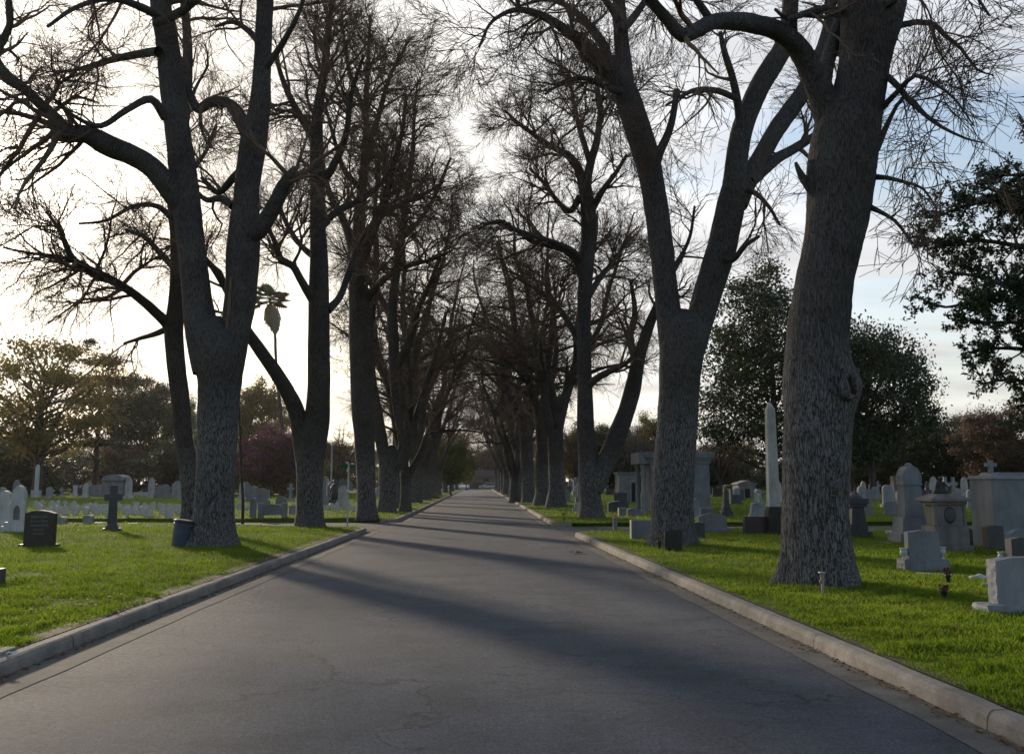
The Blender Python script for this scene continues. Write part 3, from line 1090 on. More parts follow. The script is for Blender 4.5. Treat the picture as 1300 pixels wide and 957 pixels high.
# --- left verge, nearest: forked tree with the bin
L1, L1b = tree_from_limbs('avenue_tree', 'twin-stemmed bare tree with bleached lower trunk and the blue bin leaning on it', (272, 693), [
    lm((272, 693, 57), (272, 655, 49), (274, 600, 47), (277, 540, 49), (279, 490, 53), (278, 455, 62), (274, 425, 60), (275, 411, 40), (275, 402, 12), trunk=True, g=0),
    lm((268, 470, 44), (258, 425, 42), (250, 375, 36), (243, 320, 34), (236, 260, 33), (229, 200, 34), (221, 130, 31, .3), (212, 50, 28, .6), (202, -10, 24, .8), (192, -110, 19, 1), (186, -210, 12, 1.3), (190, -300, 5, 1.5), t0=.35, g=2),
    lm((288, 470, 42), (299, 420, 38), (307, 360, 40), (309, 310, 41), (313, 250, 31), (321, 185, 33), (330, 140, 26), (333, 90, 23), (335, 40, 22), (337, -15, 20), (340, -120, 16, -.5), (352, -220, 10, -1), (358, -300, 4, -1.2), t0=.4, g=2),
    lm((229, 262, 26), (217, 241, 29, -.2), (192, 212, 25, -.5), (165, 196, 26, -.8), (140, 186, 27, -1.1), (110, 171, 23, -1.5), (86, 169, 22, -1.8), (72, 153, 16, -2.0), (52, 134, 14, -2.2), (28, 112, 13, -2.4), (6, 96, 16, -2.6), (-6, 72, 11, -2.7), (6, 48, 9, -2.7), (14, 22, 7, -2.8), (8, -20, 4, -2.9), g=2),
    lm((311, 300, 22), (330, 292, 21, -.3), (348, 262, 20, -.6), (360, 236, 17, -.8), (369, 222, 12, -1.0), (374, 212, 5, -1.1), g=1),
    lm((313, 170, 18), (306, 150, 16, .2), (291, 132, 14, .4), (270, 129, 13, .6), (252, 138, 12, .7), (240, 118, 11, .7), (230, 96, 10, .8), (214, 74, 6, 1.0), g=1),
    lm((202, 66, 14), (186, 67, 11, .5), (150, 74, 9, 1), (122, 82, 7, 1.4), (96, 89, 5, 1.8), (70, 92, 3, 2.2)),
    lm((210, 150, 12), (192, 126, 10, -.5), (160, 140, 8, -1), (128, 160, 7, -1.6), (98, 150, 5, -2.2), (70, 128, 3, -2.6)),
    lm((200, 20, 12), (176, 8, 10, -.6), (140, -2, 8, -1.2), (96, 10, 6, -1.8), (60, 34, 4, -2.4)),
    lm((198, 30, 12), (232, 14, 11, -.5), (262, -14, 8, -1), (290, -60, 5, -1.4)),
    lm((318, 205, 12), (296, 226, 10, .5), (276, 244, 8, 1), (256, 226, 5, 1.5)),
    lm((296, 262, 10), (280, 252, 9, .4), (262, 254, 7, .8), (246, 240, 4, 1.1)),
    lm((335, 90, 10), (356, 60, 8, -.6), (376, 24, 6, -1.2), (392, -20, 4, -1.6)),
    lm((335, 60, 10), (316, 40, 8, .6), (296, 28, 6, 1.0), (274, 34, 4, 1.4)),
], 1, BARK_NEAR, AV, 1.05, (1.0, 3.0), near=True, up=0.1)
# raw split running down the right stem
bm = nb()
pp = [(293, 352, 3.0), (291, 385, 4.4), (288, 415, 3.6), (286, 440, 4.0), (284, 462, 2.4), (283, 478, 1.0)]
for i in range(len(pp) - 1):
    pass
ring = []
for (u, v, w) in pp:
    p = at(u, v, L1b.y - 0.36)
    s_ = w * mpp(p) / 2
    q = p - L1b
    ring.append([bm.verts.new((q.x - s_, q.y, q.z)), bm.verts.new((q.x, q.y - 0.05, q.z)), bm.verts.new((q.x + s_, q.y, q.z)), bm.verts.new((q.x, q.y + 0.25, q.z))])
for a, b in zip(ring, ring[1:]):
    for j in range(4):
        bm.faces.new((a[j], a[(j + 1) % 4], b[(j + 1) % 4], b[j]))
bm.faces.new(ring[0]); bm.faces.new(ring[-1][::-1])
o = part('bark_split', bm, SPLIT, L1)
o['label'] = 'raw orange split in the bark'

tree_from_limbs('avenue_tree', 'leaning bare tree half hidden behind the twin-stemmed tree with the bin', (243, 671), [
    lm((243, 671, 30), (242, 640, 23), (239, 600, 21), (233, 550, 22), (228, 500, 23), (223, 455, 23), (221, 420, 24), (224, 385, 21), (226, 345, 20), (226, 300, 19), (222, 250, 18), (228, 190, 16), (236, 130, 14), (238, 60, 12), (232, -20, 9), (230, -90, 4), trunk=True, g=1, t0=.5),
    lm((219, 425, 19), (213, 412, 15), (200, 399, 13, -.4), (180, 381, 12, -.9), (160, 366, 11, -1.4), (135, 352, 11, -1.9), (110, 340, 10, -2.4), (92, 328, 9, -2.8), (82, 306, 7, -3.0), (72, 286, 5, -3.2), (58, 268, 3, -3.4), g=2),
    lm((108, 339, 7, -2.4), (84, 328, 5.5, -3), (58, 324, 4.5, -3.5), (30, 320, 3.5, -4), (4, 314, 2.5, -4.4), g=2),
    lm((214, 416, 9), (196, 424, 7, .5), (176, 430, 5, 1), (158, 436, 3.5, 1.4)),
    lm((222, 340, 10), (204, 322, 8, .8), (182, 300, 6, 1.4), (160, 292, 4, 2), g=1),
    lm((228, 240, 9), (246, 214, 7, 1), (262, 190, 5, 1.8), (274, 160, 3, 2.2)),
    lm((222, 280, 9), (200, 262, 7, -.8), (170, 262, 5.5, -1.6), (134, 280, 4, -2.2), (100, 284, 3, -2.6)),
], 2, BARK, AV, 1.15, (1.2, 3.4), up=0.05)

tree_from_limbs('avenue_tree', 'bare tree forking low in a Y behind the granite panel between pillars', (392, 668), [
    lm((392, 669, 35), (392, 640, 32), (393, 600, 34), (396, 565, 38), (402, 540, 33), (405, 500, 29), (405, 450, 28), (405, 400, 27), (405, 350, 24), (404, 300, 21), (403, 240, 19), (402, 190, 17), (404, 140, 13), (412, 90, 10), (418, 30, 7), (424, -30, 4), trunk=True, g=2, t0=.5),
    lm((389, 590, 26), (382, 556, 23), (377, 525, 21), (366, 500, 20, -.4), (352, 476, 18, -.8), (338, 456, 16, -1.2), (324, 436, 15, -1.6), (311, 416, 13, -2.0), (300, 392, 11, -2.4), (284, 360, 9, -2.8), (262, 330, 6, -3.2), (240, 310, 4, -3.6), g=1, t0=.5),
    lm((400, 385, 13), (391, 371, 11, -.4), (381, 354, 10, -.8), (371, 337, 10, -1.2), (356, 329, 9, -1.5), (349, 308, 7, -1.8), (338, 284, 4, -2.1), g=2),
    lm((416, 394, 11), (432, 377, 9, .5), (442, 350, 8, 1), (452, 318, 6, 1.5), (468, 286, 4, 1.8), g=2),
    lm((404, 205, 14), (396, 172, 12, .3), (376, 140, 9, .5), (362, 110, 7, .8), (350, 72, 5, 1)),
    lm((404, 240, 12), (428, 204, 10, -.5), (440, 170, 8, -1), (446, 120, 6, -1.3), (462, 70, 4, -1.6), g=2),
    lm((406, 290, 11), (430, 268, 9, 1), (458, 254, 8, 1.8), (484, 232, 6, 2.4), (504, 204, 4, 2.8), g=2),
    lm((404, 330, 9), (380, 310, 7, 1), (362, 280, 6, 2), (350, 244, 4, 2.6)),
], 3, BARK, AV, 1.25, (1.3, 3.6), up=0.12)

tree_from_limbs('avenue_tree', 'straight bare tree just right of the green street sign', (465, 658), [
    lm((465, 660, 27), (465, 635, 24), (465, 600, 24), (463, 560, 26), (461, 520, 28), (459, 470, 28), (457, 425, 28), (455, 380, 26), (455, 340, 22), (456, 300, 17), (458, 260, 14), (462, 215, 11), (465, 170, 9), (466, 120, 7), (468, 70, 5), (470, 20, 3), trunk=True, g=2, t0=.5),
    lm((452, 345, 14), (446, 310, 12, .5), (436, 280, 10, 1), (420, 250, 8, 1.4), (410, 214, 5, 1.8), g=2),
    lm((460, 330, 13), (474, 290, 12, -.6), (488, 255, 10, -1), (498, 215, 8, -1.5), (510, 170, 6, -2), (516, 120, 4, -2.2), g=2),
    lm((462, 300, 10), (486, 272, 9, .8), (512, 258, 7, 1.5), (540, 246, 5, 2), (562, 232, 3, 2.4), g=2),
    lm((466, 380, 10), (490, 352, 9, -1), (516, 338, 7, -2), (546, 330, 5, -3), (574, 318, 3, -3.6), g=2),
    lm((462, 200, 8), (480, 150, 7, .4), (494, 100, 5, .6), (516, 56, 3, .9), g=2),
    lm((466, 150, 7), (448, 104, 6, -.4), (438, 60, 4, -.6), (434, 16, 3, -.8)),
    lm((458, 240, 9), (436, 214, 7, -1), (424, 176, 5, -1.6), (412, 130, 3, -2), g=1),
], 4, BARK, AV, 0.85, (1.3, 3.8), up=0.15)

tree_from_limbs('avenue_tree', 'bare tree splitting into two stems, next beyond the street sign tree', (493, 650), [
    lm((492, 652, 22), (492, 625, 21), (493, 600, 23), (496, 580, 26), (497, 570, 14), (497, 565, 5), trunk=True, g=0),
    lm((490, 592, 18), (484, 560, 16), (478, 525, 15), (473, 490, 13, .4), (468, 440, 12, .8), (472, 390, 10, 1), (478, 330, 8, 1.2), (476, 270, 6, 1.4), (480, 210, 3, 1.6), g=2, t0=.3),
    lm((502, 592, 20), (514, 570, 19), (512, 540, 18), (506, 512, 17), (503, 480, 16), (500, 440, 14), (498, 390, 12), (506, 330, 10), (514, 270, 8), (522, 210, 6), (526, 150, 4), (530, 100, 2), g=2, t0=.3),
    lm((503, 470, 12), (520, 430, 10, -1), (532, 390, 8, -1.6), (548, 356, 6, -2.2), (560, 322, 4, -2.6), g=2),
    lm((500, 410, 10), (482, 376, 8, 1), (462, 350, 6, 1.6), (446, 330, 4, 2)),
    lm((512, 300, 8), (536, 276, 6, .6), (556, 240, 5, 1), (572, 200, 3, 1.3), g=2),
    lm((516, 560, 11), (532, 520, 10, 1), (544, 480, 8, 1.6), (556, 440, 6, 2), (566, 396, 4, 2.4), g=2),
], 5, BARK, AV, 0.7, (1.4, 4.0), up=0.15)

# --- right verge
R1base = gnd(1040, 741)
def b3(u, v, off):
    p = at(u, v, R1base.y + off)
    return (p.x, p.y, p.z)
R1, _ = tree_from_limbs('avenue_tree', 'massive grey trunk with a hollow burl on its right side, nearest tree', (1043, 741), [
    lm((1044, 742, 92), (1041, 715, 84), (1037, 660, 81), (1036, 600, 82), (1036, 540, 84), (1037, 490, 85), (1039, 440, 78), (1041, 400, 75), (1047, 350, 71), (1055, 310, 72), (1063, 260, 79), (1069, 210, 84), (1076, 165, 80), (1088, 125, 66), (1096, 85, 62), (1102, 45, 70), (1108, 0, 78), (1112, -40, 60), (1112, -62, 30), (1112, -76, 8), trunk=True, g=0),
    lm((1112, 20, 48), (1124, -30, 42), (1140, -90, 34, -.4), (1150, -160, 26, -.8), (1166, -240, 18, -1), (1176, -330, 10, -1.2), g=2),
    lm((1094, 10, 46), (1086, -40, 40), (1080, -110, 32, .6), (1090, -190, 24, 1), (1084, -280, 14, 1.3), (1078, -350, 6, 1.4), g=2),
    lm((1062, 176, 40), (1050, 140, 36), (1037, 105, 32, -.1), (1024, 80, 28, -.2), (1008, 55, 26, -.4), (984, 38, 24, -.7), (958, 31, 25, -1.0), (930, 27, 23, -1.3), (905, 28, 20, -1.6), (882, 40, 19, -1.9), (866, 45, 18, -2.1), (848, 26, 15, -2.3), (832, 8, 14, -2.5), (812, -14, 10, -2.7), (790, -44, 6, -3), g=2, t0=.3),
    lm((1044, 108, 20), (1050, 80, 18, .2), (1059, 52, 17, .4), (1068, 20, 15, .5), (1076, -40, 10, .8), g=1),
    lm((1004, 62, 20), (1004, 30, 18, -.4), (1007, 0, 16, -.5), (1010, -50, 12, -.7), (1004, -110, 7, -.9), g=2),
    lm((1064, 16, 14), (1044, 12, 11, -.4), (1020, 18, 9, -.7), (1000, 24, 6, -1), (984, 12, 4, -1.2)),
    lm((904, 28, 12, -1.6), (890, 8, 10, -1.8), (872, -20, 8, -2), (860, -60, 5, -2.1)),
    lm((1104, 96, 11), (1128, 98, 9, -.3), (1152, 125, 7.5, -.6), (1174, 146, 6, -.8), (1196, 162, 4.5, -1), (1226, 176, 3, -1.1), (1250, 182, 1.6, -1.2), g=2),
    lm((1110, 60, 11), (1144, 32, 8.5, .2), (1182, 30, 7, .3), (1200, 46, 6, .3), (1220, 62, 4.5, .3), (1240, 88, 3, .3), (1262, 96, 1.6, .3), g=3),
    lm((1112, 190, 10), (1130, 150, 6, .2), (1145, 126, 5, .3), (1160, 128, 4, .4), (1180, 150, 3, .4), (1205, 156, 1.6, .4), g=2),
    lm((1106, 225, 9), (1126, 226, 6, -.3), (1150, 232, 4.5, -.5), (1172, 240, 3.4, -.6), (1190, 266, 1.6, -.7), g=2),
    lm((1102, 262, 9), (1116, 268, 6, -.3), (1136, 280, 4.6, -.5), (1152, 300, 3.4, -.7), (1166, 318, 1.6, -.8), g=2),
    lm((1108, 20, 12), (1150, -10, 9, -1), (1190, -30, 7, -1.6), (1226, -20, 5, -2), (1256, 20, 3, -2.2), g=2),
    lm((1110, 148, 9), (1140, 116, 6.5, -.6), (1162, 96, 5.5, -.9), (1190, 108, 4.2, -1.1), (1214, 128, 3, -1.3), (1236, 160, 1.6, -1.4), g=2),
    lm((1060, 300, 26), (1048, 264, 30, -.05), (1036, 232, 24, -.1), (1029, 204, 8, -.12), g=0),
    lm((1052, 282, 14), (1032, 244, 13, -.1), (1017, 222, 9, -.14), (1010, 206, 4, -.16), g=0),
], 6, BARK_NEAR, AV, 1.5, (0.7, 1.7), near=True, mult=0.55, burls=[
    (b3(1010, 415, -.45), (.16, .3, .2), .10, 0), (b3(1036, 452, -.5), (.11, .3, .11), .07, 0),
    (b3(1082, 492, -.2), (.26, .5, .36), .13, 0), (b3(1074, 405, -.4), (.1, .3, .1), .06, 0),
    (b3(1020, 546, -.45), (.13, .3, .1), .06, 0), (b3(1060, 584, -.5), (.12, .3, .08), .07, 0),
    (b3(1062, 618, -.5), (.12, .3, .08), .07, 0), (b3(1042, 215, -.45), (.3, .4, .25), .08, 0),
    (b3(1094, 150, -.4), (.2, .4, .3), .06, 0), (b3(1000, 470, -.3), (.14, .3, .2), .05, 0)], up=0.0)
# hollow in the burl: a raised lip of callus round a rotten mouth
bc = at(1079, 489, R1base.y - 0.49) - R1.location
bm = nb()
nu, nv = 26, 12
grid = []
for i in range(nu):
    a = 2 * math.pi * i / nu
    row = []
    for j in range(nv):
        b = 2 * math.pi * j / nv
        rr = 0.070 + 0.024 * math.sin(a * 2 + 0.6) + 0.008 * mnoise.noise(Vector((a * 1.5, b, 2)))
        q = 1.0 + 0.07 * mnoise.noise(Vector((math.cos(a) * 2, math.sin(a) * 2, 4)))
        x = (0.105 * q + rr * math.cos(b)) * math.cos(a)
        z = (0.170 * q + rr * math.cos(b)) * math.sin(a)
        y = -rr * math.sin(b) * 1.2
        row.append(bm.verts.new((bc.x + x, bc.y + y + x * 0.5, bc.z + z)))
    grid.append(row)
for i in range(nu):
    for j in range(nv):
        bm.faces.new((grid[i][j], grid[(i + 1) % nu][j], grid[(i + 1) % nu][(j + 1) % nv], grid[i][(j + 1) % nv]))
part('burl', bm, BARK_NEAR, R1, smooth=True)
bm = nb()
lathe(bm, [(0.001, -0.16), (0.05, -0.14), (0.09, -0.04), (0.12, 0.06)], 18)
bmesh.ops.transform(bm, matrix=Matrix.Translation((bc.x, bc.y + 0.03, bc.z)) @ Matrix.Diagonal((0.9, 1, 1.4, 1)) @ Matrix.Rotation(R(90), 4, 'X'), verts=bm.verts)
part('hollow', bm, WOODCORE, R1, smooth=True)

tree_from_limbs('avenue_tree', 'bare tree parting into two long stems behind the small black headstone', (855, 690), [
    lm((852, 692, 58), (853, 670, 53), (854, 630, 52), (855, 590, 52), (857, 550, 51), (861, 500, 50), (864, 460, 54), (867, 425, 58), (868, 408, 50), (868, 400, 30), (868, 392, 8), trunk=True, g=0),
    lm((856, 450, 34), (851, 405, 32), (846, 365, 30), (841, 320, 31), (833, 265, 31), (824, 215, 31), (812, 170, 33), (798, 130, 34), (784, 100, 33), (768, 82, 30), g=0),
    lm((778, 94, 28), (762, 80, 27), (748, 66, 22, -.3), (734, 50, 16, -.6), (718, 37, 13, -.9), (700, 26, 11, -1.2), (680, 17, 9, -1.5), (655, 13, 7, -1.8), (634, 21, 5.5, -2.1), (620, 34, 4, -2.3), (608, 60, 2.5, -2.5), g=3),
    lm((795, 110, 22), (792, 76, 20, .3), (789, 50, 18, .5), (786, 20, 17, .7), (784, -10, 15, .8), (778, -80, 11, 1.2), (770, -160, 6, 1.5), g=2),
    lm((772, 78, 15), (765, 58, 13, .4), (752, 38, 11, .8), (736, 20, 9, 1.2), (716, 6, 7, 1.6), (690, 0, 5, 2), (660, 8, 3, 2.4), g=2),
    lm((830, 222, 14), (836, 198, 12), (846, 176, 10), (852, 158, 9), (856, 136, 8), (859, 114, 8), g=0),
    lm((876, 450, 34), (884, 420, 36), (893, 390, 36), (904, 355, 37), (914, 320, 38), (922, 285, 36), (930, 250, 34), (938, 225, 30), g=0),
    lm((930, 250, 28), (935, 210, 28), (941, 172, 27), (951, 140, 26), (965, 108, 26), (980, 84, 25), (993, 62, 23), (1000, 30, 20), (1003, -5, 18), (1008, -80, 13, .5), (1016, -160, 7, 1), g=2, t0=.3),
    lm((936, 260, 26), (950, 228, 24, .2), (968, 196, 23, .5), (988, 160, 22, .8), (1006, 136, 21, 1), (1022, 112, 19, 1.3), (1040, 70, 15, 1.7), (1054, 20, 12, 2), (1062, -60, 7, 2.4), g=2, t0=.3),
    lm((954, 232, 14), (984, 203, 14, .6), (1008, 189, 12, 1), (1034, 172, 10, 1.4), (1060, 150, 7, 1.8), (1084, 120, 4, 2.2), g=1),
    lm((940, 182, 13), (938, 140, 11, -.3), (930, 100, 9, -.7), (920, 68, 8, -1), (914, 40, 5, -1.2), g=1),
    lm((936, 126, 9, -.5), (912, 116, 8, -1), (886, 114, 7, -1.5), (866, 122, 5, -1.9), (846, 134, 3.5, -2.3), g=2),
    lm((786, 26, 10), (766, -4, 8, -.5), (742, -30, 6, -1), (712, -40, 4, -1.4), g=2),
    lm((794, 118, 10), (772, 112, 8, -.8), (744, 100, 6.5, -1.4), (716, 104, 5, -2), (692, 120, 3, -2.4), g=3),
    lm((812, 168, 9), (800, 140, 7, .8), (776, 124, 5.5, 1.4), (752, 128, 4, 1.9), g=2),
    lm((790, 40, 11), (812, 12, 9, .5), (832, -24, 7, .9), (846, -70, 4, 1.2), g=2),
    lm((914, 320, 11), (930, 330, 8, -.6), (946, 312, 6.5, -1), (964, 300, 4, -1.4), g=1),
    lm((846, 350, 8), (862, 330, 6, .6), (876, 300, 4.5, 1), (882, 262, 3, 1.3), g=2),
    lm((946, 240, 9), (960, 246, 7, -.5), (976, 262, 5, -.8), (990, 286, 3, -1.1), g=1),
], 7, BARK_NEAR, AV, 1.1, (0.9, 2.7), near=True, up=-0.02)

tree_from_limbs('avenue_tree', 'bare tree with a big limb forking off low towards the grey mausoleum', (750, 657), [
    lm((750, 658, 31), (749, 635, 27), (748, 615, 27), (746, 585, 24), (744, 550, 22), (743, 510, 20), (742, 460, 18), (741, 410, 18), (743, 360, 18), (747, 310, 19), (747, 270, 20), (742, 235, 17), trunk=True, g=1, t0=.6),
    lm((753, 622, 26), (762, 602, 25), (774, 578, 25), (785, 550, 24), (794, 525, 22), (801, 500, 21), (808, 470, 18, -.4), (814, 445, 16, -.7), (824, 415, 13, -1), (836, 384, 10, -1.4), (852, 350, 7, -1.8), (870, 320, 4, -2.2), g=1, t0=.3),
    lm((798, 512, 15), (804, 484, 13, .6), (806, 455, 11, 1), (800, 430, 9, 1.4), (806, 396, 7, 1.8), (800, 356, 4, 2), g=1),
    lm((741, 236, 13), (734, 214, 12), (724, 200, 10, -.4), (708, 190, 9, -.8), (690, 180, 7, -1.3), (674, 168, 6, -1.6), (660, 158, 4.5, -2), (640, 140, 3, -2.3), g=2),
    lm((744, 236, 12), (750, 206, 11), (758, 176, 9, .4), (762, 140, 7, .7), (758, 100, 5, 1), (764, 60, 3, 1.3), g=2),
    lm((740, 346, 12), (730, 328, 11, .3), (716, 316, 10, .6), (698, 311, 9, 1), (676, 306, 7, 1.5), (656, 292, 6, 1.8), (636, 284, 4.5, 2.2), (610, 284, 3, 2.6), g=2),
    lm((738, 330, 9), (726, 318, 8, -.4), (704, 308, 7, -.9), (676, 299, 6, -1.4), (652, 290, 5, -1.8), (634, 280, 4, -2.2), (608, 290, 2.5, -2.6), g=2),
    lm((744, 492, 11), (758, 480, 9, -.5), (776, 470, 8, -1), (796, 460, 6, -1.4), (812, 440, 4, -1.8)),
    lm((736, 250, 9), (724, 268, 8, .7), (708, 256, 6.5, 1.2), (690, 232, 5, 1.7), (672, 214, 3, 2), g=2),
    lm((750, 270, 9), (764, 244, 8, -.6), (780, 222, 6, -1), (796, 196, 4, -1.3), g=2),
    lm((746, 380, 8), (762, 352, 7, .6), (780, 330, 5.5, 1), (800, 300, 4, 1.4), g=2),
    lm((738, 440, 9), (722, 410, 8, 1), (706, 388, 6.5, 1.8), (684, 370, 5, 2.4), (660, 356, 3, 3), g=2),
    lm((748, 206, 8), (738, 170, 7, .4), (728, 130, 5, .6), (722, 90, 3, .8), g=2),
], 8, BARK, AV, 1.3, (1.2, 3.4), up=0.1)


# --- farther avenue trees: a few grown forms, copied
def grown(seed, forks, h, r0, fork_h, spread, dens, fine):
    r = random.Random(seed)
    limbs = []
    tr = [(0, 0, -0.05, r0 * 1.05)]
    x = y = 0.0
    for k in range(1, 5):
        x += r.uniform(-.06, .06) * fork_h / 4
        y += r.uniform(-.06, .06) * fork_h / 4
        tr.append((x, y, fork_h * k / 4, r0 * (0.86 if k < 4 else 0.92)))
    limbs.append((tr, True, 0))
    a0 = r.random() * 6.28
    for f in range(forks):
        a = a0 + f * 6.28 / forks + r.uniform(-.4, .4)
        tilt = r.uniform(0.5, 1.0) * spread
        pts = [(x * 0.8, y * 0.8, fork_h * 0.82, r0 * 0.62)]
        px, py, pz = x, y, fork_h * 0.95
        H = h * r.uniform(0.85, 1.05)
        nseg = 9
        dz = (H - pz) / nseg
        rr = r0 * r.uniform(.5, .62)
        for s in range(nseg):
            q = math.tan(tilt) * (1.15 - 0.5 * s / nseg)
            px += math.cos(a) * dz * q + r.uniform(-.3, .3)
            py += math.sin(a) * dz * q + r.uniform(-.3, .3)
            pz += dz
            pts.append((px, py, pz, rr * (1 - 0.9 * (s + 1) / nseg) + 0.012))
        limbs.append((pts, False, 2))
        for s in range(2, nseg - 1):
            for _ in range(r.choice((1, 1, 2))):
                b = pts[s]
                a2 = a + r.uniform(-2.2, 2.2)
                ln = r.uniform(0.2, 0.42) * (h - fork_h) * (1.1 - s / nseg * 0.5)
                sub = [(b[0], b[1], b[2], b[3] * 0.6)]
                el = r.uniform(-0.05, 0.75)
                for w in range(1, 5):
                    sub.append((b[0] + math.cos(a2) * math.cos(el) * ln * w / 4 + r.uniform(-.15, .15), b[1] + math.sin(a2) * math.cos(el) * ln * w / 4 + r.uniform(-.15, .15), b[2] + math.sin(el) * ln * w / 4 + 0.04 * ln * math.sin(w), b[3] * 0.6 * (1 - w * 0.21) + 0.008))
                limbs.append((sub, False, 1))
    Vs, Qs, o = [], [], 0
    P_, R_ = [], []
    for k, (pts, tk, gq) in enumerate(limbs):
        S = 14 if tk or gq == 2 else 6
        V, Q, cap = limb_mesh(pts, 0.3 if S > 8 else 0.5, S, 0.08, 0, tk, seed + k)
        Vs.append(V); Qs.append(np.vstack([Q, cap]) + o); o += len(V)
        if gq:
            q = resample(pts, 0.5)
            if gq == 2:
                q = q[len(q) // 3:]
            sel = np.linspace(0, len(q) - 1, 12)
            q = np.stack([np.interp(sel, np.arange(len(q)), q[:, c]) for c in range(4)], 1)
            P_.append(q[:, :3]); R_.append(q[:, 3])
    tm = npmesh('trunk', np.vstack(Vs), np.vstack(Qs))
    V, Q = crown_levels(np.array(P_), np.array(R_), dens, (1.2, 3.4), fine, seed + 50, 0.1, 0.12, 1.35, 0.52)
    return tm, npmesh('crown', V, Q)


FORMS = [grown(21, 3, 19, 0.55, 4.6, 0.38, 1.0, False), grown(22, 4, 18, 0.6, 3.6, 0.44, 0.9, False), grown(23, 3, 20, 0.55, 5.2, 0.34, 1.05, False), grown(24, 3, 17, 0.5, 3.0, 0.46, 1.0, False)]
for tm, cm in FORMS:
    tm.materials.append(BARK)
    cm.materials.append(TWIG)
proto = []
for tm, cm in FORMS:
    proto.append((tm, cm))


def bare_tree(label, u, v, form, scale=1.0, group=None, twig=None, bark=None, name='avenue_tree', rot=None, xy=None):
    p = Vector((xy[0], xy[1], 0)) if xy else gnd(u, v)
    p.z = (lawn_z(p.x, p.y) if p.y < END else 0) - 0.03
    root = thing(name, label, 'tree', p, rnd.random() * 6.28 if rot is None else rot, group)
    root.scale = (scale,) * 3 if isinstance(scale, (int, float)) else scale
    for nm, me, mt in (('trunk', proto[form][0], bark), ('crown', proto[form][1], twig)):
        o = bpy.data.objects.new(nm, me)
        COL.objects.link(o)
        o.parent = root
        if mt is not None:
            o.material_slots[0].link = 'OBJECT'
            o.material_slots[0].material = mt
    return root


right_far = [(705, 643.5, 0, 1.0, 'stout pale-based bare tree left of the low-forking tree on the right verge'),
             (689, 641.5, 1, .95, 'bare tree close behind the stout pale-based tree on the right verge'),
             (671, 637, 2, 1.0, 'bare tree on the right verge behind the dark brush by the kerb'),
             (653, 636.5, 3, .72, 'slim dark bare tree at the right kerb beside the brush pile'),
             (660, 633, 0, .95, 'bare tree on the right verge, first beyond the slim kerbside tree'),
             (651, 630, 2, .95, 'bare tree on the right verge, second beyond the slim kerbside tree'),
             (644, 627.5, 1, .9, 'bare tree on the right verge, third beyond the slim kerbside tree'),
             (639.5, 625.3, 3, .95, 'bare tree on the right verge, fourth beyond the slim kerbside tree'),
             (635, 623.5, 0, .95, 'bare tree on the right verge near the parked cars, next to last'),
             (631.5, 622.2, 2, .9, 'last bare tree on the right verge before the cross road')]
left_far = [(514, 649, 3, .66, 'slim bare tree at the left kerb with pale lower trunk'),
            (508, 645, 2, .95, 'bare tree behind the slim kerbside tree on the left verge'),
            (527, 638, 0, .95, 'bare tree on the left verge, first beyond the slim kerbside tree'),
            (537, 634.5, 1, .95, 'bare tree on the left verge, second beyond the slim kerbside tree'),
            (547, 631, 2, .9, 'bare tree on the left verge behind the dark brush heap'),
            (556, 628.2, 3, .9, 'bare tree on the left verge beside the round green tree'),
            (565, 625.5, 0, .75, 'bare tree on the left verge, first beyond the round green tree'),
            (573, 623.3, 1, .75, 'bare tree on the left verge, second beyond the round green tree'),
            (580, 621.6, 2, .7, 'last bare tree on the left verge by the white car')]
for (u, v, f, s, lab) in right_far + left_far:
    bare_tree(lab, u, v, f, s, AV)


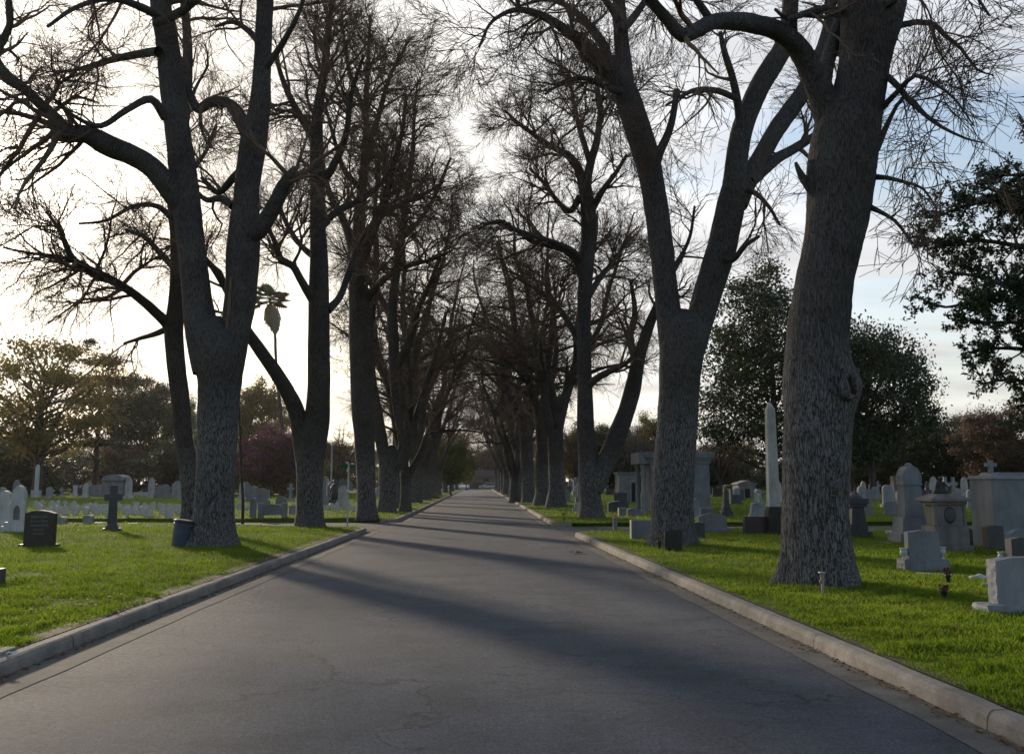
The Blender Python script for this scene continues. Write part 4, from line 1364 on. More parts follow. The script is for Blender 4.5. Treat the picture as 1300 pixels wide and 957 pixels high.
# ------------------------------------------------------------------ leafy trees
def leafy(seed, ncl, nleaf, leaf, rx=1.0, rz=1.0, cz=1.0, lump=0.25, spread=0.16, trunk_r=0.06, flat=0.0, low=-0.9, shape='round', branches=True):
    """unit tree: crown of leaf clumps carried on branches, base at the origin; crown centre at height cz"""
    r = np.random.default_rng(seed)
    C = []
    while len(C) < ncl:
        d = unit(r.normal(size=3))
        rad = r.uniform(0.35, 1.0) ** 0.5
        k = rad * (1 + lump * mnoise.noise(Vector(tuple(d * 1.7 + seed))))
        p = np.array([d[0] * rx * k, d[1] * rx * k, d[2] * rz * k])
        if p[2] < low * rz: continue
        if shape == 'cone':
            zt = (p[2] / rz + 1) / 2
            p[0] *= 1.1 - 0.6 * zt
            p[1] *= 1.1 - 0.6 * zt
        if shape == 'pads':
            lev = round((p[2] / rz + 1) * 3) / 3 - 1
            p[2] = lev * rz + r.normal() * 0.03
        C.append(p + np.array([0, 0, cz]))
    C = np.array(C)
    n = ncl * nleaf
    ci = np.repeat(np.arange(ncl), nleaf)
    sz = r.uniform(0.6, 1.3, ncl)[ci][:, None]
    pos = C[ci] + r.normal(size=(n, 3)) * spread * sz * np.array([1, 1, 0.65 if shape != 'pads' else 0.3])
    a = unit(r.normal(size=(n, 3)))
    b = unit(np.cross(a, r.normal(size=(n, 3))))
    s = (leaf * r.uniform(0.6, 1.3, n))[:, None]
    V = np.empty((n, 4, 3))
    V[:, 0] = pos - a * s
    V[:, 1] = pos + b * s * 0.5 - a * s * 0.1
    V[:, 2] = pos + a * s
    V[:, 3] = pos - b * s * 0.5 - a * s * 0.1
    cm = npmesh('crown', V.reshape(-1, 3), np.arange(n * 4).reshape(n, 4), False)
    # trunk and branches
    parts_, o, Vs, Qs = [], 0, [], []
    top = cz + 0.3 * rz
    tr = [(0, 0, -0.03, trunk_r * 1.25), (0.01, 0.01, (cz - rz) * 0.5, trunk_r), (0.0, 0.02, max(0.05, cz - rz * 0.7), trunk_r * 0.9), (-0.02, 0, cz - rz * 0.1, trunk_r * 0.55), (0.02, 0.01, top, trunk_r * 0.2)]
    V, Q, cap = limb_mesh(tr, 0.1, 10, 0.05, 0, False, seed)
    Vs.append(V); Qs.append(np.vstack([Q, cap])); o = len(V)
    if branches:
        K = 7
        m_ = min(ncl, 90)
        E = C[:m_]
        z0 = np.clip(E[:, 2] - 0.45 * np.hypot(E[:, 0], E[:, 1]) - 0.15 * rz, max(0.1, cz - rz * 0.95), top)
        S0 = np.stack([np.zeros(m_), np.zeros(m_), z0], 1)
        t = np.linspace(0, 1, K)[None, :, None]
        P = S0[:, None] * (1 - t) + E[:, None] * t
        P[:, :, 2] += (np.sin(t[..., 0] * np.pi) * -0.08 * rz)
        P += r.normal(size=P.shape) * 0.02 * np.sin(t * np.pi)
        RR = trunk_r * 0.42 * (1 - 0.85 * t[..., 0]) * r.uniform(0.5, 1, (m_, 1))
        V, Q = tubes(P, RR, 5)
        Vs.append(V); Qs.append(Q + o)
    tm = npmesh('trunk', np.vstack(Vs), np.vstack(Qs))
    return tm, cm


UF = {
    'dense': leafy(31, 210, 230, 0.028, 1.0, 1.0, 1.25, 0.55, 0.12, 0.055),
    'open': leafy(32, 150, 110, 0.026, 1.0, 0.85, 1.35, 0.5, 0.10, 0.065),
    'round': leafy(33, 180, 220, 0.026, 1.0, 0.9, 1.3, 0.55, 0.11, 0.055),
    'cedar': leafy(34, 220, 210, 0.021, 1.0, 1.25, 1.55, 0.7, 0.11, 0.05, shape='cone'),
    'pads': leafy(35, 80, 150, 0.028, 0.55, 1.3, 1.9, 0.4, 0.11, 0.05, shape='pads'),
    'bush': leafy(36, 130, 130, 0.042, 1.0, 0.75, 0.72, 0.5, 0.13, 0.04),
}
for tm, cm in UF.values():
    tm.materials.append(BARK_BG)
    cm.materials.append(LEAF_DARK)


def leaf_tree(label, form, u, v, wpx, hpx, leaf, name='leafy_tree', group=None, cat='tree', xy=None, size=None, rot=None):
    """wpx: crown width, hpx: whole height, in photo pixels at its own distance"""
    p = Vector((xy[0], xy[1], 0)) if xy else gnd(u, v)
    p.z = (lawn_z(p.x, p.y) if p.y < END else 0) - 0.05
    s = mpp(p)
    root = thing(name, label, cat, p, rnd.random() * 6.28 if rot is None else rot, group)
    tops = {'dense': 2.25, 'open': 2.2, 'round': 2.2, 'cedar': 2.8, 'pads': 3.2, 'bush': 1.47}
    half = {'pads': 0.6}
    w, h = size if size else (wpx * s, hpx * s)
    root.scale = (w / 2 / half.get(form, 1.0), w / 2 / half.get(form, 1.0), h / tops[form])
    for nm, me, mt in (('trunk', UF[form][0], None), ('crown', UF[form][1], leaf)):
        o = bpy.data.objects.new(nm, me)
        COL.objects.link(o)
        o.parent = root
        if mt is not None:
            o.material_slots[0].link = 'OBJECT'
            o.material_slots[0].material = mt
    return root


# left background
leaf_tree('broad open-crowned olive tree with a dark forked trunk at the left edge', 'open', 46, 629, 190, 205, LEAF_GOLD)
leaf_tree('tall tiered pine rising behind the broad olive tree', 'pads', 119, 626, 78, 195, LEAF_PINE, 'pine_tree')
leaf_tree('dense dark evergreen tree behind the white fountain', 'dense', 175, 624, 88, 142, LEAF_DARK)
leaf_tree('smaller green tree between the dense evergreen and the twin-stemmed tree', 'round', 226, 622, 52, 115, LEAF_GREEN)
leaf_tree('rounded evergreen tree behind the purple plum', 'round', 330, 624, 78, 142, LEAF_OLIVE)
leaf_tree('low purple-leaved plum tree with a slanting dark trunk', 'round', 345, 629, 88, 84, LEAF_PURPLE, 'plum_tree')
leaf_tree('spiky dark shrub standing between two far trunks on the left lawn', 'bush', 105, 621, 26, 26, LEAF_PINE, 'shrub', cat='shrub')
leaf_tree('round green tree beside the left kerb near the road end', 'round', 572, 627.5, 52, 72, LEAF_GREEN)
leaf_tree('small yellow-green tree hanging over the far end of the road', 'round', 592, 621.2, 20, 34, LEAF_YELLOW)
# right background
leaf_tree('large ragged dark conifer behind the white obelisk', 'cedar', 985, 632, 240, 296, LEAF_DARK, 'cedar_tree')
leaf_tree('wide dark evergreen dome right of the nearest trunk', 'round', 1108, 634, 165, 226, LEAF_DARK)
leaf_tree('low dark evergreen left of the tall tapered monument', 'round', 1060, 630, 110, 120, LEAF_PINE)
leaf_tree('small bright green tree behind the canopied pedestal tomb', 'bush', 1222, 626, 40, 34, LEAF_GREEN, 'shrub', cat='shrub')
leaf_tree('rust-brown leafed tree above the vault with a cross', 'round', 1280, 630, 120, 115, LEAF_RUST)
bare_tree('grey bare tree between the dark evergreen and the rust-brown tree', 1208, 628, 0, .52, None, TWIG_GREY, None, 'bare_tree')
bare_tree('tall thin bare tree behind the dark evergreen dome', 1170, 626, 2, .55, None, TWIG_GREY, None, 'bare_tree')
bare_tree('pinkish bare tree left of the white obelisk', 915, 628, 1, .45, None, TWIG_RED, None, 'bare_tree')
bare_tree('reddish bare tree behind the columned mausoleum', 945, 626, 3, .55, None, TWIG_RED, None, 'bare_tree')
bare_tree('brown bare tree behind the tall tapered monument', 1140, 627, 1, .5, None, TWIG_RED, None, 'bare_tree')
bare_tree('thin brown bare tree in front of the dark evergreen dome', 1083, 632, 2, .36, None, TWIG_RED, None, 'bare_tree')
bare_tree('pale bare tree seen through the fork of the low-forking tree', 800, 626, 0, .5, None, TWIG_GREY, None, 'bare_tree')
bare_tree('low spreading bare tree behind the purple plum', 430, 626, 1, .5, None, TWIG_RED, None, 'bare_tree')

# far edge of the cemetery: one tree after another, out to the cross road
FE = 'trees along the far edge of the cemetery'
rr_ = random.Random(5)
for i in range(150):
    sx = -1 if i % 2 else 1
    y = rr_.uniform(112, 222)
    x = sx * (12 + rr_.uniform(0, 1) ** 0.9 * 118 * (0.45 + y / 330))
    k = rr_.random()
    side = 'left' if sx < 0 else 'right'
    if k < 0.42:
        leaf_tree('dark evergreen in the far tree belt %s of the road' % side, rr_.choice(('dense', 'round', 'open')), 0, 0, 0, 0, rr_.choice((LEAF_DARK, LEAF_PINE, LEAF_OLIVE)), 'belt_tree', FE, xy=(x, y), size=(rr_.uniform(7, 13), rr_.uniform(4.5, 8.5) if sx < 0 else rr_.uniform(6, 11)))
    elif k < 0.78:
        bare_tree('bare tree in the far tree belt %s of the road' % side, 0, 0, rr_.randrange(4), rr_.uniform(.26, .42) if sx < 0 else rr_.uniform(.34, .52), FE, rr_.choice((TWIG, TWIG_GREY, TWIG_RED)), None, 'belt_tree', xy=(x, y))
    else:
        leaf_tree('low bushy evergreen in the far tree belt %s of the road' % side, 'bush', 0, 0, 0, 0, rr_.choice((LEAF_DARK, LEAF_OLIVE, LEAF_RUST)), 'belt_tree', FE, xy=(x, y), size=(rr_.uniform(6, 11), rr_.uniform(3.5, 6)))
# across the cross road, closing the vista
for i in range(46):
    x = -150 + i * 6.7 + rr_.uniform(-2, 2)
    y = rr_.uniform(END + 22, END + 60)
    if abs(x) < 9 and y < END + 34:
        y += 14
    if i % 3:
        bare_tree('brown bare tree beyond the cross road', 0, 0, i % 4, rr_.uniform(.55, .85), 'trees beyond the cross road', TWIG_RED if i % 2 else TWIG, None, 'belt_tree', xy=(x, y))
    else:
        leaf_tree('leafy dark tree beyond the cross road', 'round', 0, 0, 0, 0, rr_.choice((LEAF_DARK, LEAF_OLIVE)), 'belt_tree', 'trees beyond the cross road', xy=(x, y), size=(rr_.uniform(9, 14), rr_.uniform(9, 14)))

for k, (x, y, sc_, f_) in enumerate(((-7, END + 36, .62, 1), (-2.5, END + 40, .7, 3), (2.5, END + 37, .6, 0), (6.5, END + 42, .72, 1), (11, END + 35, .66, 3), (-12, END + 38, .7, 0))):
    bare_tree('brown bare tree beyond the cross road', 0, 0, f_, sc_, 'trees beyond the cross road', TWIG_RED, None, 'belt_tree', xy=(x, y))
for x, y in ((-5, END + 46), (0.5, END + 47), (5.5, END + 48), (-10, END + 47)):
    leaf_tree('leafy dark tree beyond the cross road', 'dense', 0, 0, 0, 0, LEAF_OLIVE, 'belt_tree', 'trees beyond the cross road', xy=(x, y), size=(9, 10))
# evergreen reaching into the frame from the right: trunk stands outside it
mb = gnd(1560, 685)
mb.z = lawn_z(mb.x, mb.y) - 0.03
mt = thing('evergreen_tree', 'glossy broad-leaved evergreen reaching in from the right edge above the vault', 'tree', mb)
r = np.random.default_rng(77)
Y0 = mb.y
limbs = [
    [(1560, 690, 60, 0), (1556, 600, 50, 0), (1548, 500, 46, 0), (1540, 420, 40, 0), (1535, 330, 34, 0), (1520, 240, 24, 0), (1500, 150, 14, 0), (1490, 90, 6, 0)],
    [(1550, 520, 26, 0), (1500, 470, 20, -.5), (1440, 430, 15, -.8), (1370, 400, 11, -1), (1300, 372, 8, -1), (1245, 352, 5, -.8), (1200, 345, 3, -.6)],
    [(1545, 460, 24, 0), (1480, 400, 18, .5), (1410, 340, 13, .8), (1340, 290, 9, 1), (1280, 256, 6, 1), (1225, 262, 4, .8), (1185, 278, 2.5, .6)],
    [(1538, 380, 20, 0), (1470, 320, 15, 0), (1400, 260, 11, -.3), (1340, 230, 7, -.5), (1290, 222, 4, -.6), (1262, 226, 2.5, -.6)],
    [(1552, 560, 22, 0), (1480, 530, 15, -.5), (1400, 505, 10, -.9), (1330, 490, 7, -1.2), (1280, 482, 4, -1.2), (1245, 488, 2.5, -1.2)],
    [(1530, 300, 16, 0), (1470, 230, 11, .6), (1400, 180, 7, 1), (1340, 160, 4, 1.2), (1302, 160, 2.5, 1.2)],
    [(1548, 470, 16, 0), (1470, 440, 11, .8), (1380, 420, 8, 1.2), (1300, 410, 5, 1.4), (1232, 410, 3, 1.4)],
    [(1545, 480, 16, 0), (1470, 400, 12, .2), (1400, 350, 9, .3), (1320, 320, 7, .2), (1250, 306, 5, .1), (1195, 310, 3, 0), (1172, 300, 2, 0)],
    [(1545, 500, 16, 0), (1470, 430, 12, -.6), (1400, 390, 9, -1.2), (1320, 380, 7, -1.5), (1250, 382, 5, -1.7), (1200, 390, 3, -1.8), (1178, 384, 2, -1.8)],
    [(1548, 530, 16, 0), (1470, 480, 12, .4), (1400, 455, 9, .8), (1330, 446, 7, 1), (1270, 442, 4, 1.1), (1225, 448, 2.5, 1.1)],
    [(1535, 380, 14, 0), (1470, 340, 10, .5), (1400, 300, 8, .8), (1330, 270, 6, 1), (1270, 246, 4, 1.1), (1238, 232, 2.5, 1.1)],
    [(1550, 560, 14, 0), (1480, 540, 10, .5), (1400, 520, 8, .9), (1330, 512, 5, 1.1), (1288, 516, 2.5, 1.2)],
    [(1535, 340, 14, 0), (1460, 280, 10, -.5), (1390, 240, 8, -.9), (1330, 240, 5, -1.2), (1286, 262, 3, -1.4)],
    [(1550, 450, 18, 0), (1600, 380, 14, .8), (1650, 320, 9, 1), (1690, 280, 4, 1)],
    [(1550, 520, 18, 0), (1610, 470, 13, -.6), (1670, 430, 8, -1), (1710, 400, 4, -1.2)],
]
Vs, Qs, o_, PP, RRR = [], [], 0, [], []
for k, lb in enumerate(limbs):
    pts = []
    for (u, v, w, dy) in lb:
        p = at(u, v, Y0 + dy)
        pts.append((p.x - mb.x, p.y - mb.y, p.z - mb.z, 0.5 * w * mpp(p)))
    V, Q, cap = limb_mesh(pts, 0.2, 12, 0.07, 0, k == 0, 60 + k)
    Vs.append(V); Qs.append(np.vstack([Q, cap]) + o_); o_ += len(V)
    q = resample(pts, 0.25)
    q = q[len(q) // 3:]
    sel = np.linspace(0, len(q) - 1, 14)
    q = np.stack([np.interp(sel, np.arange(len(q)), q[:, c]) for c in range(4)], 1)
    PP.append(q[:, :3]); RRR.append(q[:, 3])
P2, R2 = spawn(np.array(PP), np.array(RRR), 13.0, 0.0, (30, 80), (0.4, 1.3), 0.5, 0.03, 6, 0.1, 0.25, -0.02, r)
P3, R3 = spawn(P2, R2, 8.0, 0.15, (25, 65), (0.2, 0.5), 0.6, 0.010, 4, 0.05, 0.25, 0, r)
for V, Q in (tubes(P2, R2, 5), tubes(P3, np.maximum(R3, .004), 3)):
    Vs.append(V); Qs.append(Q + o_); o_ += len(V)
meshobj('trunk', npmesh('trunk', np.vstack(Vs), np.vstack(Qs)), BARK_BG, mt)
n3 = len(P3)
per = 17
ti = np.repeat(np.arange(n3), per)
t = r.random(n3 * per)
f = t * 3
i0 = np.minimum(f.astype(int), 2)
w = (f - i0)[:, None]
pos = P3[ti, i0] * (1 - w) + P3[ti, i0 + 1] * w + r.normal(size=(n3 * per, 3)) * 0.045
n = len(pos)
a = unit(r.normal(size=(n, 3)) + np.array([0, 0, 0.1]))
b = unit(np.cross(a, r.normal(size=(n, 3))))
s = (0.064 * r.uniform(0.6, 1.25, n))[:, None]
V = np.empty((n, 4, 3))
V[:, 0] = pos - a * s
V[:, 1] = pos + b * s * 0.42
V[:, 2] = pos + a * s
V[:, 3] = pos - b * s * 0.42
meshobj('crown', npmesh('crown', V.reshape(-1, 3), np.arange(n * 4).reshape(n, 4), False), LEAF_DARK, mt)

# fan palm with a hanging skirt of dead fronds, far behind the Y-forked tree
pb = gnd(366, 626)
pb.z = lawn_z(pb.x, pb.y) - 0.03
pm = thing('fan_palm', 'tall fan palm with a hanging skirt of dead fronds, beside the Y-forked tree', 'tree', pb)
Yp = pb.y
tp = at(342.5, 381, Yp) - pb
bot = at(349, 425, Yp) - pb
sc = mpp(at(343, 392, Yp))
V, Q, cap = limb_mesh([(0, 0, -.05, 3.2 * sc), (bot.x * .5, 0, bot.z * .45, 2.2 * sc), (bot.x * 0.9, 0, bot.z * 0.85, 1.8 * sc), (bot.x, 0, bot.z, 1.7 * sc), (tp.x, 0, tp.z, 1.7 * sc)], 0.4, 12, 0.04)
meshobj('trunk', npmesh('trunk', V, np.vstack([Q, cap])), BARK_BG, pm)


def fronds(n, el0, el1, ln, width, droop, seed, org):
    r = np.random.default_rng(seed)
    Vf, Ff = [], []
    for i in range(n):
        az = r.random() * 2 * np.pi
        el = np.radians(r.uniform(el0, el1))
        d = np.array([np.cos(az) * np.cos(el), np.sin(az) * np.cos(el), np.sin(el)])
        sd = np.array([-np.sin(az), np.cos(az), 0])
        up_ = np.cross(sd, d) * -1
        L = ln * r.uniform(.8, 1.2)
        stem = org + d * L * 0.55
        b0 = len(Vf)
        Vf += list([org - sd * .04, org + sd * .04, stem + sd * .03, stem - sd * .03])
        Ff.append([b0, b0 + 1, b0 + 2, b0 + 3])
        for k in range(13):
            aa = np.radians(-75 + k * 12.5)
            dd = d * np.cos(aa) + sd * np.sin(aa)
            l2 = L * 0.62 * (0.75 + 0.25 * np.cos(aa))
            tip = stem + dd * l2 + np.array([0, 0, -droop * l2])
            mid = stem + dd * l2 * 0.5
            pw = np.cross(dd, up_)
            pw = pw / (np.linalg.norm(pw) + 1e-6) * width
            b0 = len(Vf)
            Vf += [stem, mid + pw, tip, mid - pw]
            Ff.append([b0, b0 + 1, b0 + 2, b0 + 3])
    return npmesh('crown', np.array(Vf), np.array(Ff), False)


meshobj('crown', fronds(40, -30, 75, 22 * sc, 0.17, 0.2, 4, np.array(at(342.5, 382, Yp) - pb)), LEAF_PALM, pm)
sk = thing  # readability
org = np.array(at(343, 388, Yp) - pb)
rS = np.random.default_rng(9)
Vf, Ff = [], []
for i in range(420):
    az = rS.random() * 2 * np.pi
    h0 = rS.uniform(0, 1) ** 0.8
    wr = 11.5 * sc * math.sin(math.pi * min(0.97, 0.18 + 0.78 * h0)) * rS.uniform(.7, 1.08)
    zt = org[2] + 2 * sc - h0 * 30 * sc
    c0 = np.array([org[0] + (bot.x - tp.x) * h0 + math.cos(az) * wr * .8, math.sin(az) * wr * .8, zt])
    c1 = np.array([org[0] + (bot.x - tp.x) * h0 + math.cos(az) * wr, math.sin(az) * wr, zt - 9 * sc])
    sd = np.array([-math.sin(az), math.cos(az), 0]) * 1.5 * sc
    b0 = len(Vf)
    Vf += [c0 - sd, c0 + sd, c1 + sd * .4, c1 - sd * .4]
    Ff.append([b0, b0 + 1, b0 + 2, b0 + 3])
o = meshobj('dead_fronds', npmesh('dead_fronds', np.array(Vf), np.array(Ff), False), LEAF_DEAD, pm)

# young tree with stake
yb = gnd(308, 663)
yb.z = lawn_z(yb.x, yb.y) - .02
yt = thing('young_tree', 'thin dark young tree standing right of the twin-stemmed tree', 'tree', yb)
def ypt(u, v, w, dy=0):
    p = at(u, v, yb.y + dy)
    return (p.x - yb.x, p.y - yb.y, p.z - yb.z, 0.5 * w * mpp(p))
ylimbs = [[(0, 0, -.03, .06), ypt(308, 630, 3.6), ypt(306, 590, 3.2), ypt(305, 550, 2.8), ypt(303, 505, 2.0), ypt(304, 460, 1.2)],
          [ypt(306, 585, 2.2), ypt(314, 560, 1.8, .3), ypt(320, 530, 1.2, .5)], [ypt(305, 570, 2.2), ypt(299, 545, 1.8, -.4), ypt(293, 520, 1.2, -.6)]]
Vs, Qs, o_, PP, RRR = [], [], 0, [], []
for k, pts in enumerate(ylimbs):
    V, Q, cap = limb_mesh(pts, .15, 8, .04, 0, False, k)
    Vs.append(V); Qs.append(np.vstack([Q, cap]) + o_); o_ += len(V)
    q = resample(pts, .2)
    q = q[len(q) // 2:] if k == 0 else q
    sel = np.linspace(0, len(q) - 1, 10)
    q = np.stack([np.interp(sel, np.arange(len(q)), q[:, c]) for c in range(4)], 1)
    PP.append(q[:, :3]); RRR.append(q[:, 3])
meshobj('trunk', npmesh('trunk', np.vstack(Vs), np.vstack(Qs)), BARK_BG, yt)
V, Q = crown_levels(np.array(PP), np.array(RRR), 4.0, (.4, 1.0), False, 3, 0.0, 0.2, 0.7)
meshobj('crown', npmesh('crown', V, Q), TWIG, yt)


# ------------------------------------------------------------------ stones
def outline(kind, w, h):
    n = 14
    if kind == 'flat':
        return [(-w / 2, 0), (w / 2, 0), (w / 2, h), (-w / 2, h)]
    if kind == 'slant':
        return [(-w / 2, 0), (w / 2, 0), (w / 2, h), (-w * 0.05, h * 1.03), (-w / 2, h * 0.96)]
    if kind == 'serp':
        return [(-w / 2, 0), (w / 2, 0)] + [(w / 2 - w * i / n, h - 0.10 * w + 0.10 * w * math.sin(math.pi * i / n) ** 0.9) for i in range(n + 1)]
    if kind == 'round':
        return [(-w / 2, 0), (w / 2, 0)] + [(w / 2 * math.cos(math.pi * i / n), h - w * 0.36 + w * 0.36 * math.sin(math.pi * i / n)) for i in range(n + 1)]
    if kind == 'gothic':
        pts = [(-w / 2, 0), (w / 2, 0), (w / 2, h - w * 0.95)]
        for i in range(1, 8):
            a = i / 7
            pts.append((w / 2 * math.cos(a * math.pi / 2) ** 1.15, h - w * 0.95 + w * 0.95 * math.sin(a * math.pi / 2) ** 1.15))
        return pts + [(-x, z) for x, z in reversed(pts[2:-1])]
    if kind == 'shoulder':
        s = w * 0.16
        return [(-w / 2, 0), (w / 2, 0), (w / 2, h * 0.8), (w / 2 - s, h * 0.8)] + [((w / 2 - s) * math.cos(math.pi * i / n), h * 0.84 + h * 0.16 * math.sin(math.pi * i / n)) for i in range(n + 1)] + [(-w / 2 + s, h * 0.8), (-w / 2, h * 0.8)]
    if kind == 'cross':
        t = w * 0.34
        a0, a1 = h * 0.58, h * 0.58 + t
        return [(-t / 2, 0), (t / 2, 0), (t / 2, a0), (w / 2, a0), (w / 2, a1), (t / 2, a1), (t / 2, h), (-t / 2, h), (-t / 2, a1), (-w / 2, a1), (-w / 2, a0), (-t / 2, a0)]
    raise ValueError(kind)


def place(u, v):
    p = gnd(u, v)
    p.z = lawn_z(p.x, p.y) - 0.015
    return p


def inscription(parent, w, h, d, rows, seed, z0=0.0):
    """rows of worn, unreadable cut marks on the face"""
    r = random.Random(seed)
    rows_ = []
    for k in range(rows):
        bm = nb()
        z = h * (0.78 - 0.5 * k / max(1, rows - 1))
        half = w * r.uniform(0.18, 0.36)
        x = -half
        while x < half:
            l = w * r.uniform(0.02, 0.06)
            box(bm, x + l / 2, -d / 2 - 0.0015, z, l, 0.003, h * (0.05 if k else 0.075))
            x += l + w * r.uniform(0.012, 0.03)
        o = part('lettering', bm, INSCR, parent)
        o.location = (0, 0, z0)
        rows_.append(o)
    return rows_


def stone(label, u, v, wpx, hpx, kind='flat', m=GRANITE, base=None, depth=None, rot=0.0, name='headstone', cat='headstone', group=None, rows=0, bev=0.008, tilt=0.0):
    p = place(u, v)
    s = mpp(p)
    w, h = wpx * s, hpx * s
    root = thing(name, label, cat, p, rot, group)
    d = depth or max(0.1, w * 0.28)
    z0 = 0.0
    if base:
        bw, bh = base[0] * s, base[1] * s
        bm = nb()
        box(bm, 0, 0, -0.04, bw, d * 1.7, bh + 0.04)
        part('base', bm, m, root, bev=0.012)
        z0 = bh
    bm = nb()
    prism(bm, outline(kind, w, h - z0), d, 0, z0 - (0.05 if not base else 0.0))
    if tilt:
        bmesh.ops.rotate(bm, verts=bm.verts, cent=(0, 0, z0), matrix=Matrix.Rotation(tilt, 3, 'Y'))
    part('tablet', bm, m, root, bev=bev)
    if rows:
        inscription(root, w, h - z0, d, rows, int(u), z0 - (0.05 if not base else 0))
    return root


# ---- right foreground
def rough_block(bm, w, d, h, z, seed, amp, top_arch=0.0):
    """a pitched stone: front and back sawn flat, sides and top broken"""
    nx, nz, ny = 10, 16, 5
    pts = []
    for i in range(nx + 1):
        for k in range(nz + 1):
            for j in range(ny + 1):
                if 0 < i < nx and 0 < k < nz and 0 < j < ny:
                    continue
                x = -w / 2 + w * i / nx
                y = -d / 2 + d * j / ny
                zz = h * k / nz
                arch = top_arch * (1 - (2 * x / w) ** 2)
                zz2 = zz * (1 + arch / h)
                e = (0.5 - abs(j / ny - 0.5)) * 2
                nse = mnoise.noise(Vector((x * 14 + seed, y * 14, zz * 14))) + 0.5 * mnoise.noise(Vector((x * 40 + seed, y * 40, zz * 40)))
                if i in (0, nx):
                    x += (1 if i else -1) * amp * (nse - 0.2 + e * 0.6)
                if k == nz:
                    zz2 += amp * (nse * 0.8 + e * 0.4)
                pts.append(((i, j, k), (x, y, z + zz2)))
    vm = {ij: bm.verts.new(co) for ij, co in pts}
    def quad(a, b, c, dd):
        if all(q in vm for q in (a, b, c, dd)):
            bm.faces.new((vm[a], vm[b], vm[c], vm[dd]))
    for i in range(nx):
        for k in range(nz):
            for j in (0, ny):
                quad((i, j, k), (i + 1, j, k), (i + 1, j, k + 1), (i, j, k + 1))
    for j in range(ny):
        for k in range(nz):
            for i in (0, nx):
                quad((i, j, k), (i, j + 1, k), (i, j + 1, k + 1), (i, j, k + 1))
    for i in range(nx):
        for j in range(ny):
            for k in (0, nz):
                quad((i, j, k), (i + 1, j, k), (i + 1, j + 1, k), (i, j + 1, k))


p = place(1300, 779)
s = mpp(p)
hs = thing('headstone', 'large pale granite headstone with broken rock edges cut off by the right edge', 'headstone', p)
bm = nb()
rough_block(bm, 114 * s, 0.36, 13 * s + .04, -.04, 3, 0.018)
part('base', bm, GRANITE_LIGHT, hs)
bm = nb()
rough_block(bm, 78 * s, 0.2, 54 * s, 13 * s, 9, 0.014, 4 * s)
part('tablet', bm, GRANITE_LIGHT, hs)


def urn(parent_label, u, v, hpx, m=VASE, name='urn', loc=None, h=None):
    p = loc if loc is not None else place(u, v)
    H = h if h else hpx * mpp(p)
    t = thing(name, parent_label, 'urn', p)
    bm = nb()
    k = H
    lathe(bm, [(.22 * k, 0), (.24 * k, .05 * k), (.12 * k, .12 * k), (.10 * k, .22 * k), (.26 * k, .38 * k), (.33 * k, .58 * k), (.30 * k, .74 * k), (.24 * k, .80 * k), (.34 * k, .92 * k), (.35 * k, .98 * k), (.26 * k, 1.0 * k), (.2 * k, .9 * k)], 18)
    part('body', bm, m, t, smooth=True)
    return t


p = place(1172, 722)
s = mpp(p)
hs = thing('headstone', 'grey slant-topped headstone on a rough base between two stone urns', 'headstone', p)
bm = nb()
rough_block(bm, 58 * s, 0.34, 15 * s + .04, -.04, 5, 0.016)
part('base', bm, GRANITE, hs)
bm = nb()
prism(bm, outline('slant', 40 * s, 35 * s), 0.16, 0, 15 * s)
part('tablet', bm, GRANITE, hs, bev=.006)
urn('stone urn on the left end of the slant-topped headstone base', 0, 0, 0, loc=Vector((p.x - 25 * s, p.y - .03, p.z + 15 * s)), h=14 * s)
urn('stone urn on the right end of the slant-topped headstone base', 0, 0, 0, loc=Vector((p.x + 24.5 * s, p.y - .03, p.z + 15 * s)), h=15 * s)

p = place(1195, 729)
s = mpp(p)
bm = nb()
prism(bm, [(-30 * s, -.03), (30 * s, -.03), (30 * s, .035), (-30 * s, .05)], .16)
o = part('grave_kerb', bm, WEATHERED, None, bev=.01)
o.location = p
o.rotation_euler = (0, 0, R(-26))
tag(o, 'pale flat grave kerb lying in the grass before the slant-topped headstone', 'grave kerb')


def rock(label, u, v, w, h, seed):
    p = place(u, v)
    s = mpp(p)
    bm = nb()
    bmesh.ops.create_icosphere(bm, subdivisions=3, radius=1.0)
    for vv in bm.verts:
        k = 1 + 0.3 * mnoise.noise(vv.co * 1.4 + Vector((seed, 0, 0))) + .1 * mnoise.noise(vv.co * 4)
        vv.co = Vector((vv.co.x * k * w * s / 2, vv.co.y * k * w * s * .35, max(-.04, vv.co.z * k * h * s * .7 + h * s * .25)))
    o = part('marker_stone', bm, WEATHERED, None, smooth=False)
    o.location = p
    tag(o, label, 'stone')


rock('rough low stone in the grass left of the large pale headstone', 1243, 735, 24, 9, 3)
rock('small tan stone against the left side of the large pale headstone', 1253, 743, 14, 6, 7)


